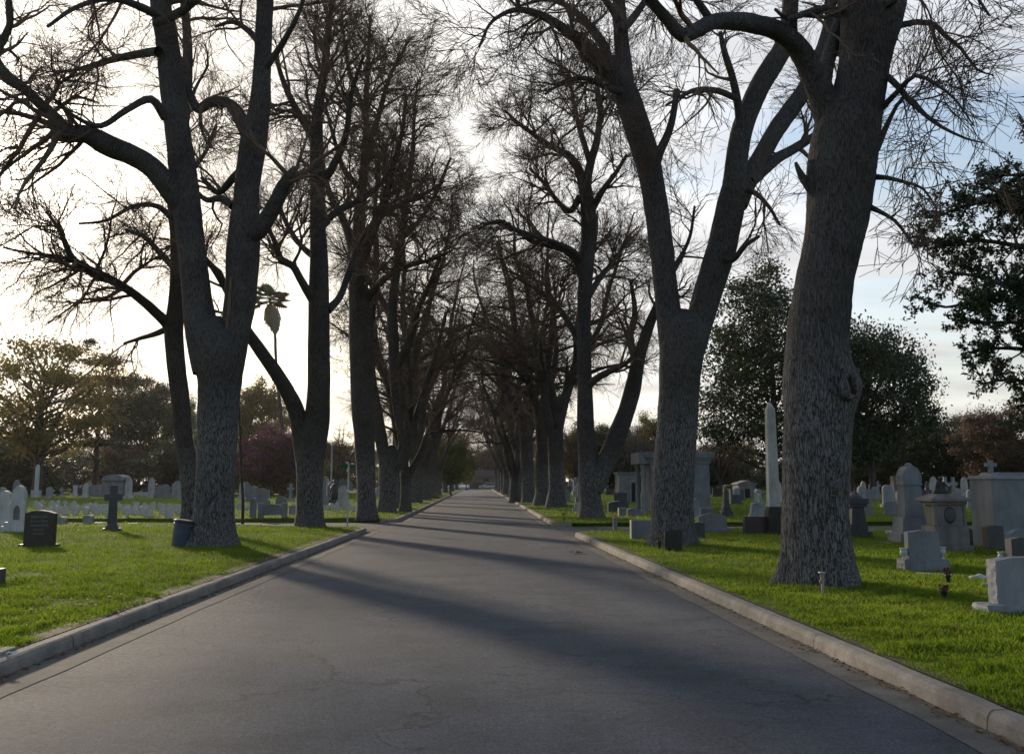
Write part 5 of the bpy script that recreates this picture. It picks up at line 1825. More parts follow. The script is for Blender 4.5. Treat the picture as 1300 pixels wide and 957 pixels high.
def flower_stake(label, u, v, hpx, petal, name='grave_flowers', spread=.05, cone=True):
    p = place(u, v)
    H = hpx * mpp(p)
    t = thing(name, label, 'flowers', p)
    bm = nb()
    if cone:
        lathe(bm, [(.012, -.05), (.02, 0), (.04, H * .55), (.048, H * .6), (.03, H * .58)], 10)
        part('vase', bm, BRONZE, t, smooth=True)
    bm = nb()
    r = random.Random(int(u * 7 + v))
    for k in range(9):
        a = r.random() * 6.28
        q = (math.cos(a) * spread * r.uniform(.3, 1.2), math.sin(a) * spread * r.uniform(.3, 1.2), H * r.uniform(.75, 1.0))
        rod(bm, (0, 0, H * .4 if cone else 0), q, .004, 5)
    part('stems', bm, STEM, t)
    bm = nb()
    for k in range(22):
        a = r.random() * 6.28
        c = Vector((math.cos(a) * spread * r.uniform(.2, 1.3), math.sin(a) * spread * r.uniform(.2, 1.3), H * r.uniform(.66, 1.03)))
        m4 = Matrix.Translation(c) @ Matrix.Rotation(r.random() * 3, 4, 'X') @ Matrix.Rotation(r.random() * 3, 4, 'Z') @ Matrix.Diagonal((1, .7, .45, 1))
        bmesh.ops.create_icosphere(bm, subdivisions=1, radius=.018 * r.uniform(.7, 1.5), matrix=m4)
    part('petals', bm, petal, t)
    return t


flower_stake('taller dark vase of withered flowers by the flat grave kerb', 1204, 740, 20, MAROON)
flower_stake('low dark vase of dried red flowers in the foreground grass', 1199, 760, 18, MAROON)
flower_stake('dark withered bouquet on a stake by the right far kerb', 716, 661, 14, MAROON, spread=.12, cone=False)
flower_stake('dried brown flowers beside the small black headstone', 837, 697, 20, DRYLEAF, spread=.06)
flower_stake('pink and red flowers beside the tall tapered monument', 1140, 676, 13, PINK, spread=.08)
# metal cone vase on a spike in front of the nearest trunk
p = place(1045, 757)
s = mpp(p)
t = thing('flower_vase', 'pale metal cone vase on a spike before the nearest trunk', 'vase', p)
bm = nb()
lathe(bm, [(.006, -.06), (.012, .0), (.02, 14 * s), (.026, 26 * s), (.030, 29 * s), (.045, 31 * s), (.046, 32 * s), (.02, 31.5 * s)], 14)
part('cone', bm, METAL, t, smooth=True)
bm = nb()
bmesh.ops.create_icosphere(bm, subdivisions=2, radius=.022, matrix=Matrix.Translation((-.035, -.02, 20 * s)) @ Matrix.Diagonal((.7, .7, 1.3, 1)))
part('ribbon', bm, PINK, t, smooth=True)


# ---- right middle distance
stone('small black upright headstone with a pale left edge at the tree foot', 855, 698, 22, 29, 'slant', BLACK, depth=.12, rot=R(-4), bev=.004)
stone('plain grey headstone half hidden behind the two-stemmed tree', 818, 683, 35, 27, 'flat', GRANITE, depth=.22, rot=R(3))
p = place(781, 673)
s = mpp(p)
t = thing('stone_post', 'slim grey stone post with a pink flower on top by the side road', 'post', p)
bm = nb()
box(bm, 0, 0, -.05, 5.2 * s, 5.2 * s, 17 * s + .05)
part('shaft', bm, GRANITE, t, bev=.012)
bm = nb()
r = random.Random(3)
for k in range(14):
    a = r.random() * 6.28
    bmesh.ops.create_icosphere(bm, subdivisions=1, radius=.03, matrix=Matrix.Translation((math.cos(a) * .05 * r.random(), math.sin(a) * .05, 17 * s + .035 + .05 * r.random())) @ Matrix.Diagonal((1, .8, .6, 1)))
o = part('bouquet', bm, PINK, None)
o.location = p
tag(o, 'pink flowers lying on top of the slim stone post', 'flowers')

stone('low rust-streaked tomb with a pale left end beyond the side road', 784, 649, 25, 15, 'serp', DARKG, depth=.8, name='tomb', cat='tomb')
stone('left one of two low grey blocks before the columned mausoleum', 790, 655, 10, 12, 'flat', GRANITE, depth=.4, name='tomb', cat='tomb')
stone('right one of two low grey blocks before the columned mausoleum', 804, 654, 17, 11, 'serp', GRANITE, depth=.5, name='tomb', cat='tomb')
stone('narrow pale pillar stone at the foot of the columned mausoleum', 817, 652, 5, 24, 'flat', GRANITE_LIGHT, (8, 4), name='headstone')
stone('small white stone just right of the low-forking tree', 734, 648, 10, 12, 'round', WEATHERED, (15, 4))
stone('flat pale ledger in the grass left of the low-forking tree', 722, 640, 14, 2.2, 'flat', MARBLE, depth=.5, name='ledger', cat='grave slab')


def mausoleum(label, u, v, w, d, h, m, roof='flat', door=True, columns=False, rot=0, lbl_cat='mausoleum', cross=False, door_x=0.0):
    p = place(u, v)
    t = thing('mausoleum', label, lbl_cat, p, rot)
    bm = nb()
    ch = h * 0.2 if columns else h * 0.1
    hw = h - ch
    nco = 6
    for k in range(nco):
        z = hw * k / nco
        box(bm, 0, 0, z + (.004 if k else -.05), w - (.02 if k % 2 else 0), d - (.02 if k % 2 else 0), hw / nco - .008 + (0 if k else .05))
    box(bm, 0, 0, 0, w - .05, d - .05, hw)
    part('wall', bm, m, t)
    bm = nb()
    box(bm, 0, 0, hw, w * 1.04, d * 1.04, ch * .3)
    box(bm, 0, 0, hw + ch * .3, w * 1.10, d * 1.08, ch * .2)
    box(bm, 0, 0, hw + ch * .5, w * 1.17, d * 1.12, ch * .5)
    part('cornice', bm, m, t, bev=ch * .07)
    if roof == 'gable':
        bm = nb()
        prism(bm, [(-w * .56, 0), (w * .56, 0), (w * .5, h * .05), (0, h * .24), (-w * .5, h * .05)], d * 1.1, 0, h)
        part('roof', bm, m, t, bev=.01)
    elif roof == 'step':
        bm = nb()
        prism(bm, [(-w * .46, 0), (w * .46, 0), (w * .36, h * .07), (-w * .36, h * .07)], d * .9, 0, h)
        part('roof', bm, m, t, bev=.01)
    elif roof == 'arch':
        bm = nb()
        prism(bm, [(-w * .52, 0), (w * .52, 0)] + [(w * .52 * math.cos(math.pi * i / 14), h * .05 + h * .24 * math.sin(math.pi * i / 14)) for i in range(15)], d * 1.02, 0, h)
        part('roof', bm, m, t, bev=.01)
    if door:
        bm = nb()
        box(bm, door_x, -d / 2 - .012, 0.0, w * .3, .05, hw * .72)
        part('door', bm, RUBBLE, t)
        bm = nb()
        for sx in (-1, 1):
            box(bm, door_x + sx * w * .175, -d / 2 - .02, 0, w * .05, .08, hw * .76)
        box(bm, door_x, -d / 2 - .02, hw * .76, w * .42, .08, hw * .06)
        part('door_frame', bm, GRANITE_LIGHT, t, bev=.008)
    if columns:
        for sy in (-1, 1):
            bm = nb()
            lathe(bm, [(.17, 0), (.17, .1), (.13, .14), (.125, hw * .5), (.105, hw * .9), (.15, hw * .95), (.17, hw - .002)], 16, -w * .5 - .3, sy * d * .36)
            part('column', bm, GRANITE_LIGHT, t, smooth=True)
        bm = nb()
        box(bm, -w * .5 - .28, 0, hw + .002, .62, d * 1.0, ch - .004)
        part('portico_lintel', bm, m, t, bev=.02)
        bm = nb()
        box(bm, -w * .5 - .3, 0, -.06, .75, d * 1.02, .06 + .06)
        part('step', bm, m, t)
    if cross:
        bm = nb()
        prism(bm, outline('cross', .24, .36), .08, 0, h * 1.06)
        part('cross', bm, m, t, bev=.006)
    return t


p = place(858, 647)
s = mpp(p)
mausoleum('large columned grey mausoleum with a heavy cornice behind the two-stemmed tree', 858, 648, 72 * s, 2.6, 71 * s, GRANITE, 'flat', False, True)
p = place(796, 636)
s = mpp(p)
mausoleum('small flat-roofed mausoleum with a black doorway left of the columned one', 797, 637, 26 * s, 2.0, 36 * s, GRANITE, 'flat', True, door_x=.36)
p = place(945, 632)
s = mpp(p)
mausoleum('far small gabled mausoleum left of the white obelisk', 945, 632, 22 * s, 2.2, 18 * s, GRANITE_LIGHT, 'gable', True)
p = place(146, 631)
s = mpp(p)
mausoleum('round-roofed grey mausoleum behind the stone cross', 147, 631, 25 * s, 2.4, 22 * s, GRANITE, 'arch', False)

# big vault with cross, right edge
p = place(1310, 698)
s = mpp(p)
t = thing('mausoleum', 'broad plain granite vault with a cross on its roof at the right edge', 'mausoleum', p + Vector((0, .5, 0)))
w_, h_ = 92 * s, 89 * s
bm = nb()
box(bm, 0, 0, -.05, w_, 1.0, h_ + .05)
part('wall', bm, GRANITE, t, bev=.012)
bm = nb()
box(bm, 0, 0, h_, w_ + .07, 1.07, .05)
box(bm, 0, 0, h_ + .05, w_ + .03, 1.03, .03)
part('cornice', bm, GRANITE_LIGHT, t, bev=.01)
bm = nb()
prism(bm, [(-w_ * .40, 0), (w_ * .40, 0), (w_ * .34, .07), (-w_ * .34, .07)], .8, 0, h_ + .08)
part('roof', bm, GRANITE, t, bev=.01)
bm = nb()
prism(bm, outline('cross', .25, .34), .09, 0, h_ + .08, -31 * s)
part('cross', bm, GRANITE, t, bev=.008)

# pedestal tomb with canopy and mourning figure
p = place(1211, 700)
s = mpp(p)
t = thing('pedestal_tomb', 'ornate pedestal tomb with a moulded cap left of the vault', 'tomb', p + Vector((0, .35, 0)))
bm = nb()
box(bm, 0, 0, -.05, 52 * s, .78, 8 * s + .05)
box(bm, 0, 0, 8 * s, 44 * s, .68, 24 * s)
part('plinth', bm, SANDSTONE, t, bev=.012)
bm = nb()
box(bm, 0, 0, 32 * s, 34 * s, .54, 27 * s)
part('body', bm, SANDSTONE, t, bev=.012)
bm = nb()
lathe(bm, [(.12, -.012), (.13, 0), (.10, .012)], 20)
bmesh.ops.transform(bm, matrix=Matrix.Translation((0, -.272, 46 * s)) @ Matrix.Diagonal((1, 1, 1.35, 1)) @ Matrix.Rotation(R(90), 4, 'X'), verts=bm.verts)
part('wreath', bm, DARKG, t, smooth=True)
for sx in (-1, 1):
    bm = nb()
    lathe(bm, [(.05, 0), (.05, .03), (.034, .05), (.03, 22 * s), (.05, 25 * s), (.052, 27 * s - .002)], 12, sx * 19 * s, -.26, 32 * s)
    part('column', bm, SANDSTONE, t, smooth=True)
bm = nb()
box(bm, 0, 0, 59 * s, 44 * s, .66, 4 * s)
box(bm, 0, 0, 63 * s, 53 * s, .8, 4 * s)
frustum(bm, 67 * s, 73 * s, 50 * s, .76, 26 * s, .4)
part('cap', bm, SANDSTONE, t, bev=.014)
st = thing('statue', 'dark seated mourning figure on top of the ornate pedestal tomb', 'statue', t.location + Vector((-3 * s, 0, 73 * s)))
bm = nb()
lathe(bm, [(.15, 0), (.16, .03), (.13, .1), (.09, .18), (.08, .22), (.085, .25), (.03, .29)], 14, squash=.8)
bmesh.ops.create_icosphere(bm, subdivisions=2, radius=.05, matrix=Matrix.Translation((.012, -.02, .325)))
rod(bm, (-.07, -.02, .24), (-.12, -.08, .14), .026, 8, .02)
rod(bm, (.07, -.02, .24), (.10, -.10, .15), .026, 8, .02)
part('figure', bm, BRONZE, st, smooth=True)
stone('black tablet leaning on the front of the ornate pedestal tomb', 1220, 699, 30, 30, 'serp', BLACK, (34, 4), depth=.1)

# tall tapered monument with arched head
p = place(1165, 690)
s = mpp(p)
t = thing('monument', 'tall tapered grey monument with an arched head and stepped base', 'monument', p + Vector((0, .3, 0)))
bm = nb()
box(bm, 0, 0, -.05, 46 * s, .8, 12 * s + .05)
frustum(bm, 12 * s, 32 * s, 38 * s, .66, 33 * s, .58)
part('base', bm, GRANITE, t, bev=.015)
bm = nb()
frustum(bm, 32 * s, 72 * s, 25 * s, .44, 23 * s, .40)
box(bm, 0, 0, 72 * s, 25 * s, .44, 3 * s)
part('shaft', bm, GRANITE, t, bev=.01)
bm = nb()
prism(bm, [(-12 * s, 0), (12 * s, 0), (12 * s, 10 * s), (9 * s, 17 * s), (5 * s, 21 * s), (0, 22.5 * s), (-5 * s, 21 * s), (-9 * s, 17 * s), (-12 * s, 10 * s)], .42, 0, 75 * s)
part('head', bm, GRANITE, t, bev=.01)
bm = nb()
bmesh.ops.create_icosphere(bm, subdivisions=2, radius=.075, matrix=Matrix.Translation((0, -.02, 98 * s)) @ Matrix.Diagonal((1.3, 1, .8, 1)))
part('finial', bm, GRANITE, t, smooth=True)
stone('low white block beside the tall tapered monument', 1134, 678, 15, 7, 'flat', MARBLE, depth=.3, name='marker_block', cat='marker')
stone('sunken dark slab before the tall tapered monument', 1136, 690, 28, 4, 'slant', DARKG, depth=.5, name='ledger', cat='grave slab')
stone('left one of two white flush markers in the grass right of the nearest trunk', 1090, 693, 13, 2, 'flat', MARBLE, depth=.25, name='marker', cat='marker')
stone('right one of two white flush markers in the grass right of the nearest trunk', 1121, 693, 18, 2, 'flat', MARBLE, depth=.25, name='marker', cat='marker')
stone('grey slab flush with the grass behind the two white flush markers', 1092, 689, 22, 2, 'flat', WEATHERED, depth=.3, name='marker', cat='marker')
stone('dark headstone with a sunlit top edge before the vault with the cross', 1262, 698, 22, 33, 'slant', DARKG, depth=.2, rot=R(8))
stone('dark headstone behind the large pale headstone at the right edge', 1294, 713, 28, 36, 'slant', DARKG, depth=.18, rot=R(8))
stone('grey round-topped headstone behind the dark one at the right edge', 1296, 705, 30, 38, 'round', GRANITE, depth=.2)
urn('stone urn left of the dark headstone at the right edge', 1272, 712, 14)
stone('grey slab headstone behind the tall monument and pedestal tomb', 1187, 690, 14, 50, 'flat', GRANITE, depth=.2)

# dark urn-topped tomb behind nearest trunk
p = place(1088, 683)
s = mpp(p)
t = thing('tomb', 'black capped tomb pillar at the right edge of the nearest trunk', 'tomb', p)
bm = nb()
box(bm, 0, 0, -.05, 30 * s, .6, 8 * s + .05)
box(bm, 0, 0, 8 * s, 22 * s, .46, 9 * s)
frustum(bm, 17 * s, 38 * s, 19 * s, .4, 15 * s, .34)
part('pedestal', bm, DARKG, t, bev=.01)
bm = nb()
box(bm, 0, 0, 38 * s, 22 * s, .46, 4 * s)
box(bm, 0, 0, 42 * s, 26 * s, .52, 7 * s)
lathe(bm, [(10 * s, 0), (9 * s, 3 * s), (5 * s, 6 * s), (1 * s, 10 * s)], 16, 0, 0, 49 * s)
part('cap', bm, DARKG, t, bev=.012)

# obelisk
p = place(986.5, 679)
s = mpp(p)
t = thing('obelisk', 'tall white marble obelisk on a black pedestal left of the nearest trunk', 'obelisk', p + Vector((0, .25, 0)))
bm = nb()
box(bm, 0, 0, -.05, 25 * s, .52, 4 * s + .05)
box(bm, 0, 0, 4 * s, 19 * s, .40, 27 * s)
box(bm, 0, 0, 31 * s, 17 * s, .36, 4 * s)
part('pedestal', bm, BLACK, t, bev=.008)
bm = nb()
frustum(bm, 35 * s, 160 * s, 14.2 * s, .30, 10.5 * s, .23)
v0 = len(bm.verts)
frustum(bm, 160 * s, 169.5 * s, 10.5 * s, .23, 1.0 * s, .02)
part('shaft', bm, WEATHERED, t, bev=.006)
stone('dark red granite headstone touching the obelisk pedestal on its left', 958, 678, 27, 24, 'flat', REDG, depth=.25)
stone('wide grey headstone with a sunlit top edge left of the obelisk', 904, 676, 36, 24, 'serp', GRANITE, (44, 6), depth=.22)
stone('black headstone tight behind the right side of the two-stemmed tree', 886, 683, 16, 23, 'slant', DARKG, depth=.2)
urn('small white vase before the wide grey headstone', 893, 676, 11)
stone('small white gothic headstone just right of the two-stemmed tree', 884, 654, 9, 23, 'gothic', GRANITE_LIGHT, (12, 3))
stone('grey block tomb between the small gothic headstone and the dark slim obelisk', 896, 653, 17, 11, 'flat', GRANITE, depth=.6, name='tomb', cat='tomb')
p = place(922, 654)
s = mpp(p)
t = thing('obelisk', 'slim dark grey obelisk between the mausoleum and the white obelisk', 'obelisk', p)
bm = nb()
box(bm, 0, 0, -.05, 14 * s, .55, 7 * s + .05)
box(bm, 0, 0, 7 * s, 10 * s, .4, 5 * s)
part('base', bm, DARKG, t, bev=.01)
bm = nb()
frustum(bm, 12 * s, 32 * s, 7.5 * s, .32, 5 * s, .2)
frustum(bm, 32 * s, 36 * s, 6.5 * s, .26, 1 * s, .05)
part('shaft', bm, DARKG, t, bev=.008)
p = place(962, 657)
s = mpp(p)
hs = thing('headstone', 'rough rock-shaped pale headstone carrying a small figure left of the obelisk', 'headstone', p)
bm = nb()
frustum(bm, -.05, 20 * s, 22 * s, .5, 14 * s, .3)
bmesh.ops.subdivide_edges(bm, edges=bm.edges, cuts=5, use_grid_fill=True)
for vv in bm.verts:
    vv.co += Vector((1, 1, 1)) * .05 * mnoise.noise(vv.co * 7)
part('rock', bm, GRANITE_LIGHT, hs)
st = thing('statue', 'small weathered figure standing on the rough rock-shaped headstone', 'statue', p + Vector((0, 0, 19.5 * s)))
bm = nb()
lathe(bm, [(.11, 0), (.10, .1), (.075, .25), (.085, .36), (.04, .42), (.02, .43)], 12, squash=.75)
bmesh.ops.create_icosphere(bm, subdivisions=2, radius=.055, matrix=Matrix.Translation((0, 0, .48)))
rod(bm, (-.08, 0, .36), (-.15, -.05, .5), .025, 8, .018)
rod(bm, (.08, 0, .36), (.12, -.08, .22), .025, 8, .018)
part('figure', bm, WEATHERED, st, smooth=True)
stone('grey headstone left of the paired stones in the right far lawn', 1103, 653, 11, 13, 'round', GRANITE, (14, 3))
stone('wide grey headstone, left of the joined pair in the right far lawn', 1131, 653, 15, 17, 'serp', GRANITE, (20, 3))
stone('dark headstone, right of the joined pair in the right far lawn', 1143, 652, 10, 14, 'flat', DARKG)
stone('thick brown column stub behind the joined pair on the right far lawn', 1138, 634, 9, 30, 'flat', SANDSTONE, (15, 9), depth=.7, name='monument', cat='monument')

# ---- left side
stone('black polished headstone with rounded shoulders near the left edge', 50, 692, 37, 46, 'serp', BLACK, (46, 4), depth=.18, rows=5)
p = place(20, 675)
s = mpp(p)
hs = thing('headstone', 'white gothic headstone with a pointed head and stepped plinth near the left edge', 'headstone', p)
bm = nb()
box(bm, 0, 0, -.05, 31 * s, .5, 8 * s + .05)
box(bm, 0, 0, 8 * s, 25 * s, .4, 5 * s)
part('plinth', bm, MARBLE, hs, bev=.012)
bm = nb()
prism(bm, outline('gothic', 16 * s, 46 * s), .26, 0, 13 * s, 2 * s)
part('tablet', bm, MARBLE, hs, bev=.012)
for sx in (-1, 1):
    bm = nb()
    lathe(bm, [(2.2 * s, 0), (1.6 * s, 2 * s), (1.4 * s, 17 * s), (2.2 * s, 20 * s), (2.4 * s, 23 * s), (.3 * s, 28 * s)], 10, 2 * s + sx * 8.6 * s, -.1, 13 * s)
    part('column', bm, MARBLE, hs, smooth=True)
bm = nb()
prism(bm, outline('gothic', 8 * s, 18 * s), .012, -.135, 16 * s, 2 * s)
part('panel', bm, SANDSTONE, hs)
p = place(4, 668)
s = mpp(p)
hs = thing('headstone', 'white round-shouldered headstone cut off by the left edge', 'headstone', p)
bm = nb()
box(bm, 0, 0, -.05, 28 * s, .45, 6 * s + .05)
part('base', bm, MARBLE, hs, bev=.012)
bm = nb()
prism(bm, outline('shoulder', 22 * s, 40 * s), .24, 0, 6 * s)
part('tablet', bm, MARBLE, hs, bev=.012)

# stone cross
p = place(142, 672)
s = mpp(p)
t = thing('stone_cross', 'dark weathered stone cross on a stepped foot, alone on the left lawn', 'cross', p, R(18))
bm = nb()
box(bm, 0, 0, -.05, 21 * s, .5, 3.5 * s + .05)
frustum(bm, 3.5 * s, 8 * s, 16 * s, .38, 12.5 * s, .3)
part('foot', bm, DARKG, t, bev=.012)
bm = nb()
frustum(bm, 8 * s, 57 * s, 11.5 * s, .26, 9 * s, .2)
part('shaft', bm, DARKG, t, bev=.01)
for sx in (-1, 1):
    bm = nb()
    box(bm, sx * 8 * s, 0, 38 * s, 6 * s, .2, 9 * s)
    part('arm', bm, DARKG, t, bev=.012)
stone('small round-topped white stone just right of the black headstone', 78, 664, 12, 10.5, 'round', GRANITE_LIGHT, depth=.2)
stone('small flat-topped white stone between black headstone and stone cross', 112, 664, 12, 12.5, 'serp', GRANITE_LIGHT, depth=.2)
stone('flat sunlit slab in the grass between black headstone and stone cross', 99, 672, 22, 2.6, 'flat', WEATHERED, depth=.35, name='ledger', cat='grave slab')
stone('dark flat ledger right of the stone cross', 167, 664, 19, 2.6, 'flat', DARKG, depth=.5, name='ledger', cat='grave slab')
stone('dark flat ledger left of the stone cross', 126, 663, 14, 2.4, 'flat', DARKG, depth=.5, name='ledger', cat='grave slab')
stone('wide grey block tomb left of the round-roofed mausoleum', 128, 630, 22, 14, 'flat', GRANITE, depth=1.2, name='tomb', cat='tomb')
stone('dark red block tomb left of the wide grey block tomb', 105, 629, 14, 12, 'flat', REDG, depth=1.0, name='tomb', cat='tomb')
stone('thin white column stone left of the dark red block tomb', 95, 630, 5, 14, 'flat', MARBLE, (7, 3), name='monument', cat='monument')
stone('small white cross stone left of the thin white column', 66, 629, 6, 7.5, 'cross', MARBLE, (8, 2))
stone('tall narrow white stone behind the broad olive tree', 59, 627, 4, 26, 'gothic', MARBLE, (7, 5), name='monument', cat='monument')
stone('slim white obelisk-like stone in front of the pine', 125, 622, 4, 30, 'gothic', MARBLE, (8, 8), name='monument', cat='monument')
stone('low white slab tomb before the fountain', 187, 630, 30, 6, 'flat', MARBLE, depth=1.2, name='tomb', cat='tomb')
stone('grey stepped tomb right of the low white slab tomb', 207, 632, 19, 17, 'shoulder', GRANITE, (22, 6), name='tomb', cat='tomb')
stone('pale tomb with a bowed top right of the stepped tomb', 225, 632, 13, 22, 'shoulder', GRANITE_LIGHT, (17, 6), name='tomb', cat='tomb')
# fountain
p = place(194, 622)
s = mpp(p)
t = thing('fountain', 'white tiered fountain under the dense evergreen tree', 'fountain', p)
bm = nb()
lathe(bm, [(24 * s, -.05), (24 * s, 3 * s), (25 * s, 4.5 * s), (23 * s, 4.5 * s), (22 * s, 2 * s)], 24)
part('basin', bm, MARBLE, t, smooth=False)
bm = nb()
lathe(bm, [(5 * s, 0), (4 * s, 6 * s), (2.6 * s, 9 * s), (2.6 * s, 14 * s), (1.4 * s, 20 * s), (1.4 * s, 26 * s), (.4 * s, 29 * s)], 16)
part('stem', bm, MARBLE, t, smooth=True)
for r0, z in ((7, 13), (4, 22)):
    bm = nb()
    lathe(bm, [(2 * s, 0), (r0 * s * .8, 1.4 * s), (r0 * s, 2.8 * s), (r0 * s * .9, 2.8 * s), (2 * s, 1.5 * s)], 18, z=z * s)
    part('bowl', bm, MARBLE, t, smooth=True)

# ledger panel between pillars
p = place(346, 657)
s = mpp(p)
t = thing('headstone', 'long granite name panel held between two square pillars', 'headstone', p)
for sx in (-1, 1):
    bm = nb()
    box(bm, sx * 15 * s, 0, -.05, 6 * s, .26, 19.5 * s + .05)
    part('pillar', bm, GRANITE, t, bev=.012)
bm = nb()
prism(bm, outline('serp', 24 * s, 14 * s), .14, 0, 4 * s)
part('panel', bm, GRANITE, t, bev=.006)
inscription(t, 24 * s, 14 * s, .14, 3, 5, 4 * s)
bm = nb()
box(bm, 0, 0, -.02, 23.5 * s, .3, .05)
part('sill', bm, GRANITE, t)
stone('upright tablet left of the panel between pillars', 321, 657, 7.5, 27, 'serp', GRANITE, depth=.15)
stone('stepped grey monument behind the panel between pillars', 331, 643, 16, 24, 'shoulder', GRANITE, (22, 9), name='monument', cat='monument')
stone('blue-grey upright stone right of the twin-stemmed tree', 316, 631, 9, 13, 'flat', GRANITE, (11, 2))
stone('squat pale stone behind the right pillar of the name panel', 357, 643, 14, 14, 'round', GRANITE)
stone('tall dark rounded stone left of the Y-forked tree', 368, 635, 8, 22, 'round', DARKG, (11, 3))
stone('white tablet against the left of the Y-forked tree', 371, 653, 8, 13, 'serp', GRANITE_LIGHT)
stone('rounded pale stone just right of the Y-forked tree', 414, 642, 8, 12, 'round', GRANITE_LIGHT, (12, 4))
st = place(424, 642)
s = mpp(st)
t = thing('statue', 'tall dark draped figure on a block right of the Y-forked tree', 'statue', st)
bm = nb()
box(bm, 0, 0, -.05, 12 * s, .5, 8 * s + .05)
part('pedestal', bm, DARKG, t, bev=.02)
bm = nb()
lathe(bm, [(4.6 * s, 0), (4.2 * s, 8 * s), (3.4 * s, 14 * s), (3.8 * s, 18 * s), (1.6 * s, 20.5 * s), (1.2 * s, 21 * s)], 14, 0, 0, 8 * s, .75)
bmesh.ops.create_icosphere(bm, subdivisions=2, radius=1.9 * s, matrix=Matrix.Translation((0, 0, 31 * s)))
rod(bm, (-3.4 * s, 0, 25 * s), (-4.6 * s, -.1, 18 * s), 1.2 * s, 8, .8 * s)
rod(bm, (3.4 * s, 0, 25 * s), (2.6 * s, -.2, 20 * s), 1.2 * s, 8, .8 * s)
part('figure', bm, DARKG, t, smooth=True)
stone('pale pedestal monument left of the street sign', 435, 643, 11, 27, 'shoulder', WEATHERED, (15, 9), name='monument', cat='monument')
stone('small white stone in front of the slim kerbside tree on the left', 511, 640, 5, 13, 'round', MARBLE)
stone('dark stone cut off by the left edge of the near lawn', -2, 741, 9, 25, 'serp', DARKG, depth=.2)
p = place(-2, 826)
s = mpp(p)
bm = nb()
box(bm, 0, 0, -.06, 26 * s, .3, 12 * s + .03)
o = part('concrete_block', bm, KERB, None, bev=.012)
o.location = p
tag(o, 'low concrete block behind the kerb at the lower left corner', 'block')
p = place(13, 829)
bm = nb()
v = [bm.verts.new(c) for c in ((-.05, 0, .03), (0, -.02, .05), (.045, .01, .03), (.04, .05, .06), (-.01, .06, .035), (-.04, .05, .05))]
for f_ in ((0, 1, 4, 5), (1, 2, 3, 4)):
    bm.faces.new([v[i] for i in f_])
o = part('litter', bm, PAPER, None)
sol = bmesh
o.location = p
tag(o, 'crumpled pale blue paper scrap behind the kerb at lower left', 'litter')

# rows of small white markers on the left lawn
MK = (('shoulder', .27, .45, 'shouldered'), ('round', .30, .38, 'round-topped'), ('flat', .32, .34, 'flat-topped'), ('cross', .34, .48, 'cross-shaped'))


def marker_proto(k):
    t = thing('grave_marker', 'small white %s marker in the rows across the left lawn' % MK[k][3], 'headstone', (0, 0, 0), 0, 'small white %s markers in rows on the left lawn' % MK[k][3])
    bm = nb()
    prism(bm, outline(MK[k][0], MK[k][1], MK[k][2]), .1, 0, -.05)
    part('tablet', bm, MARBLE, t, bev=.01)
    return t


mps = {}
rm = random.Random(12)
for (v, u0, u1, st_) in ((657, 60, 240, 23), (653.5, 45, 242, 12), (650.2, 44, 244, 10), (647, 40, 244, 9), (644.5, 42, 246, 9.5), (648, 300, 330, 10), (645.5, 296, 376, 12), (649.5, 411, 452, 8), (646.5, 412, 452, 8)):
    u = u0 + rm.uniform(0, st_)
    while u < u1:
        vv = v + rm.uniform(-.9, .9)
        if rm.random() < .82:
            pq = place(u, vv)
            if not in_lane(pq.x, pq.y):
                k = rm.choice((0, 0, 1, 2, 3))
                if k not in mps:
                    mps[k] = marker_proto(k)
                    mps[k].location = pq
                else:
                    c = dup(mps[k], pq, rm.uniform(-.35, .35), (rm.uniform(.8, 1.2), 1, rm.uniform(.7, 1.25)))
                    c.rotation_euler.y = rm.gauss(0, .05)
        u += st_ * rm.uniform(.8, 1.25)

# far stones: several kinds, copied over the distant lawns
protos = []
for kind, w, h, m_, b_, nm in (('serp', .7, .8, GRANITE, (.95, .18), 'headstone'), ('round', .5, .9, GRANITE_LIGHT, (.7, .15), 'headstone'), ('flat', .9, .7, DARKG, (1.1, .15), 'headstone'), ('gothic', .5, 1.3, WEATHERED, (.7, .25), 'headstone'), ('cross', .55, 1.2, GRANITE_LIGHT, (.6, .25), 'cross'), ('shoulder', .8, 1.4, GRANITE, (1.1, .4), 'headstone'), ('gothic', .35, 2.4, MARBLE, (.8, .7), 'monument')):
    protos.append((kind, w, h, m_, b_, nm))
made = {}
words = {0: 'low grey headstone', 1: 'round-topped pale headstone', 2: 'dark flat headstone', 3: 'pointed weathered headstone', 4: 'pale stone cross', 5: 'shouldered grey monument', 6: 'tall slim white monument'}
taken = []


def far_stone(k, x, y, area):
    kind, w, h, m_, b_, nm = protos[k]
    lab = '%s among the far stones %s' % (words[k], area)
    grp = 'far stones ' + area
    loc = Vector((x, y, lawn_z(x, y) - .02))
    if k not in made:
        t = thing('far_' + nm, lab, 'headstone', loc, 0, grp)
        bm = nb()
        box(bm, 0, 0, -.05, b_[0], .5, b_[1] + .05)
        part('base', bm, m_, t, bev=.015)
        bm = nb()
        prism(bm, outline(kind, w, h), .22, 0, b_[1])
        part('tablet', bm, m_, t, bev=.012)
        made[k] = t
        return t
    s_ = rf.uniform(.8, 1.25)
    return dup(made[k], loc, rf.uniform(-.25, .25), (s_, 1, s_ * rf.uniform(.85, 1.15)), lab, grp)


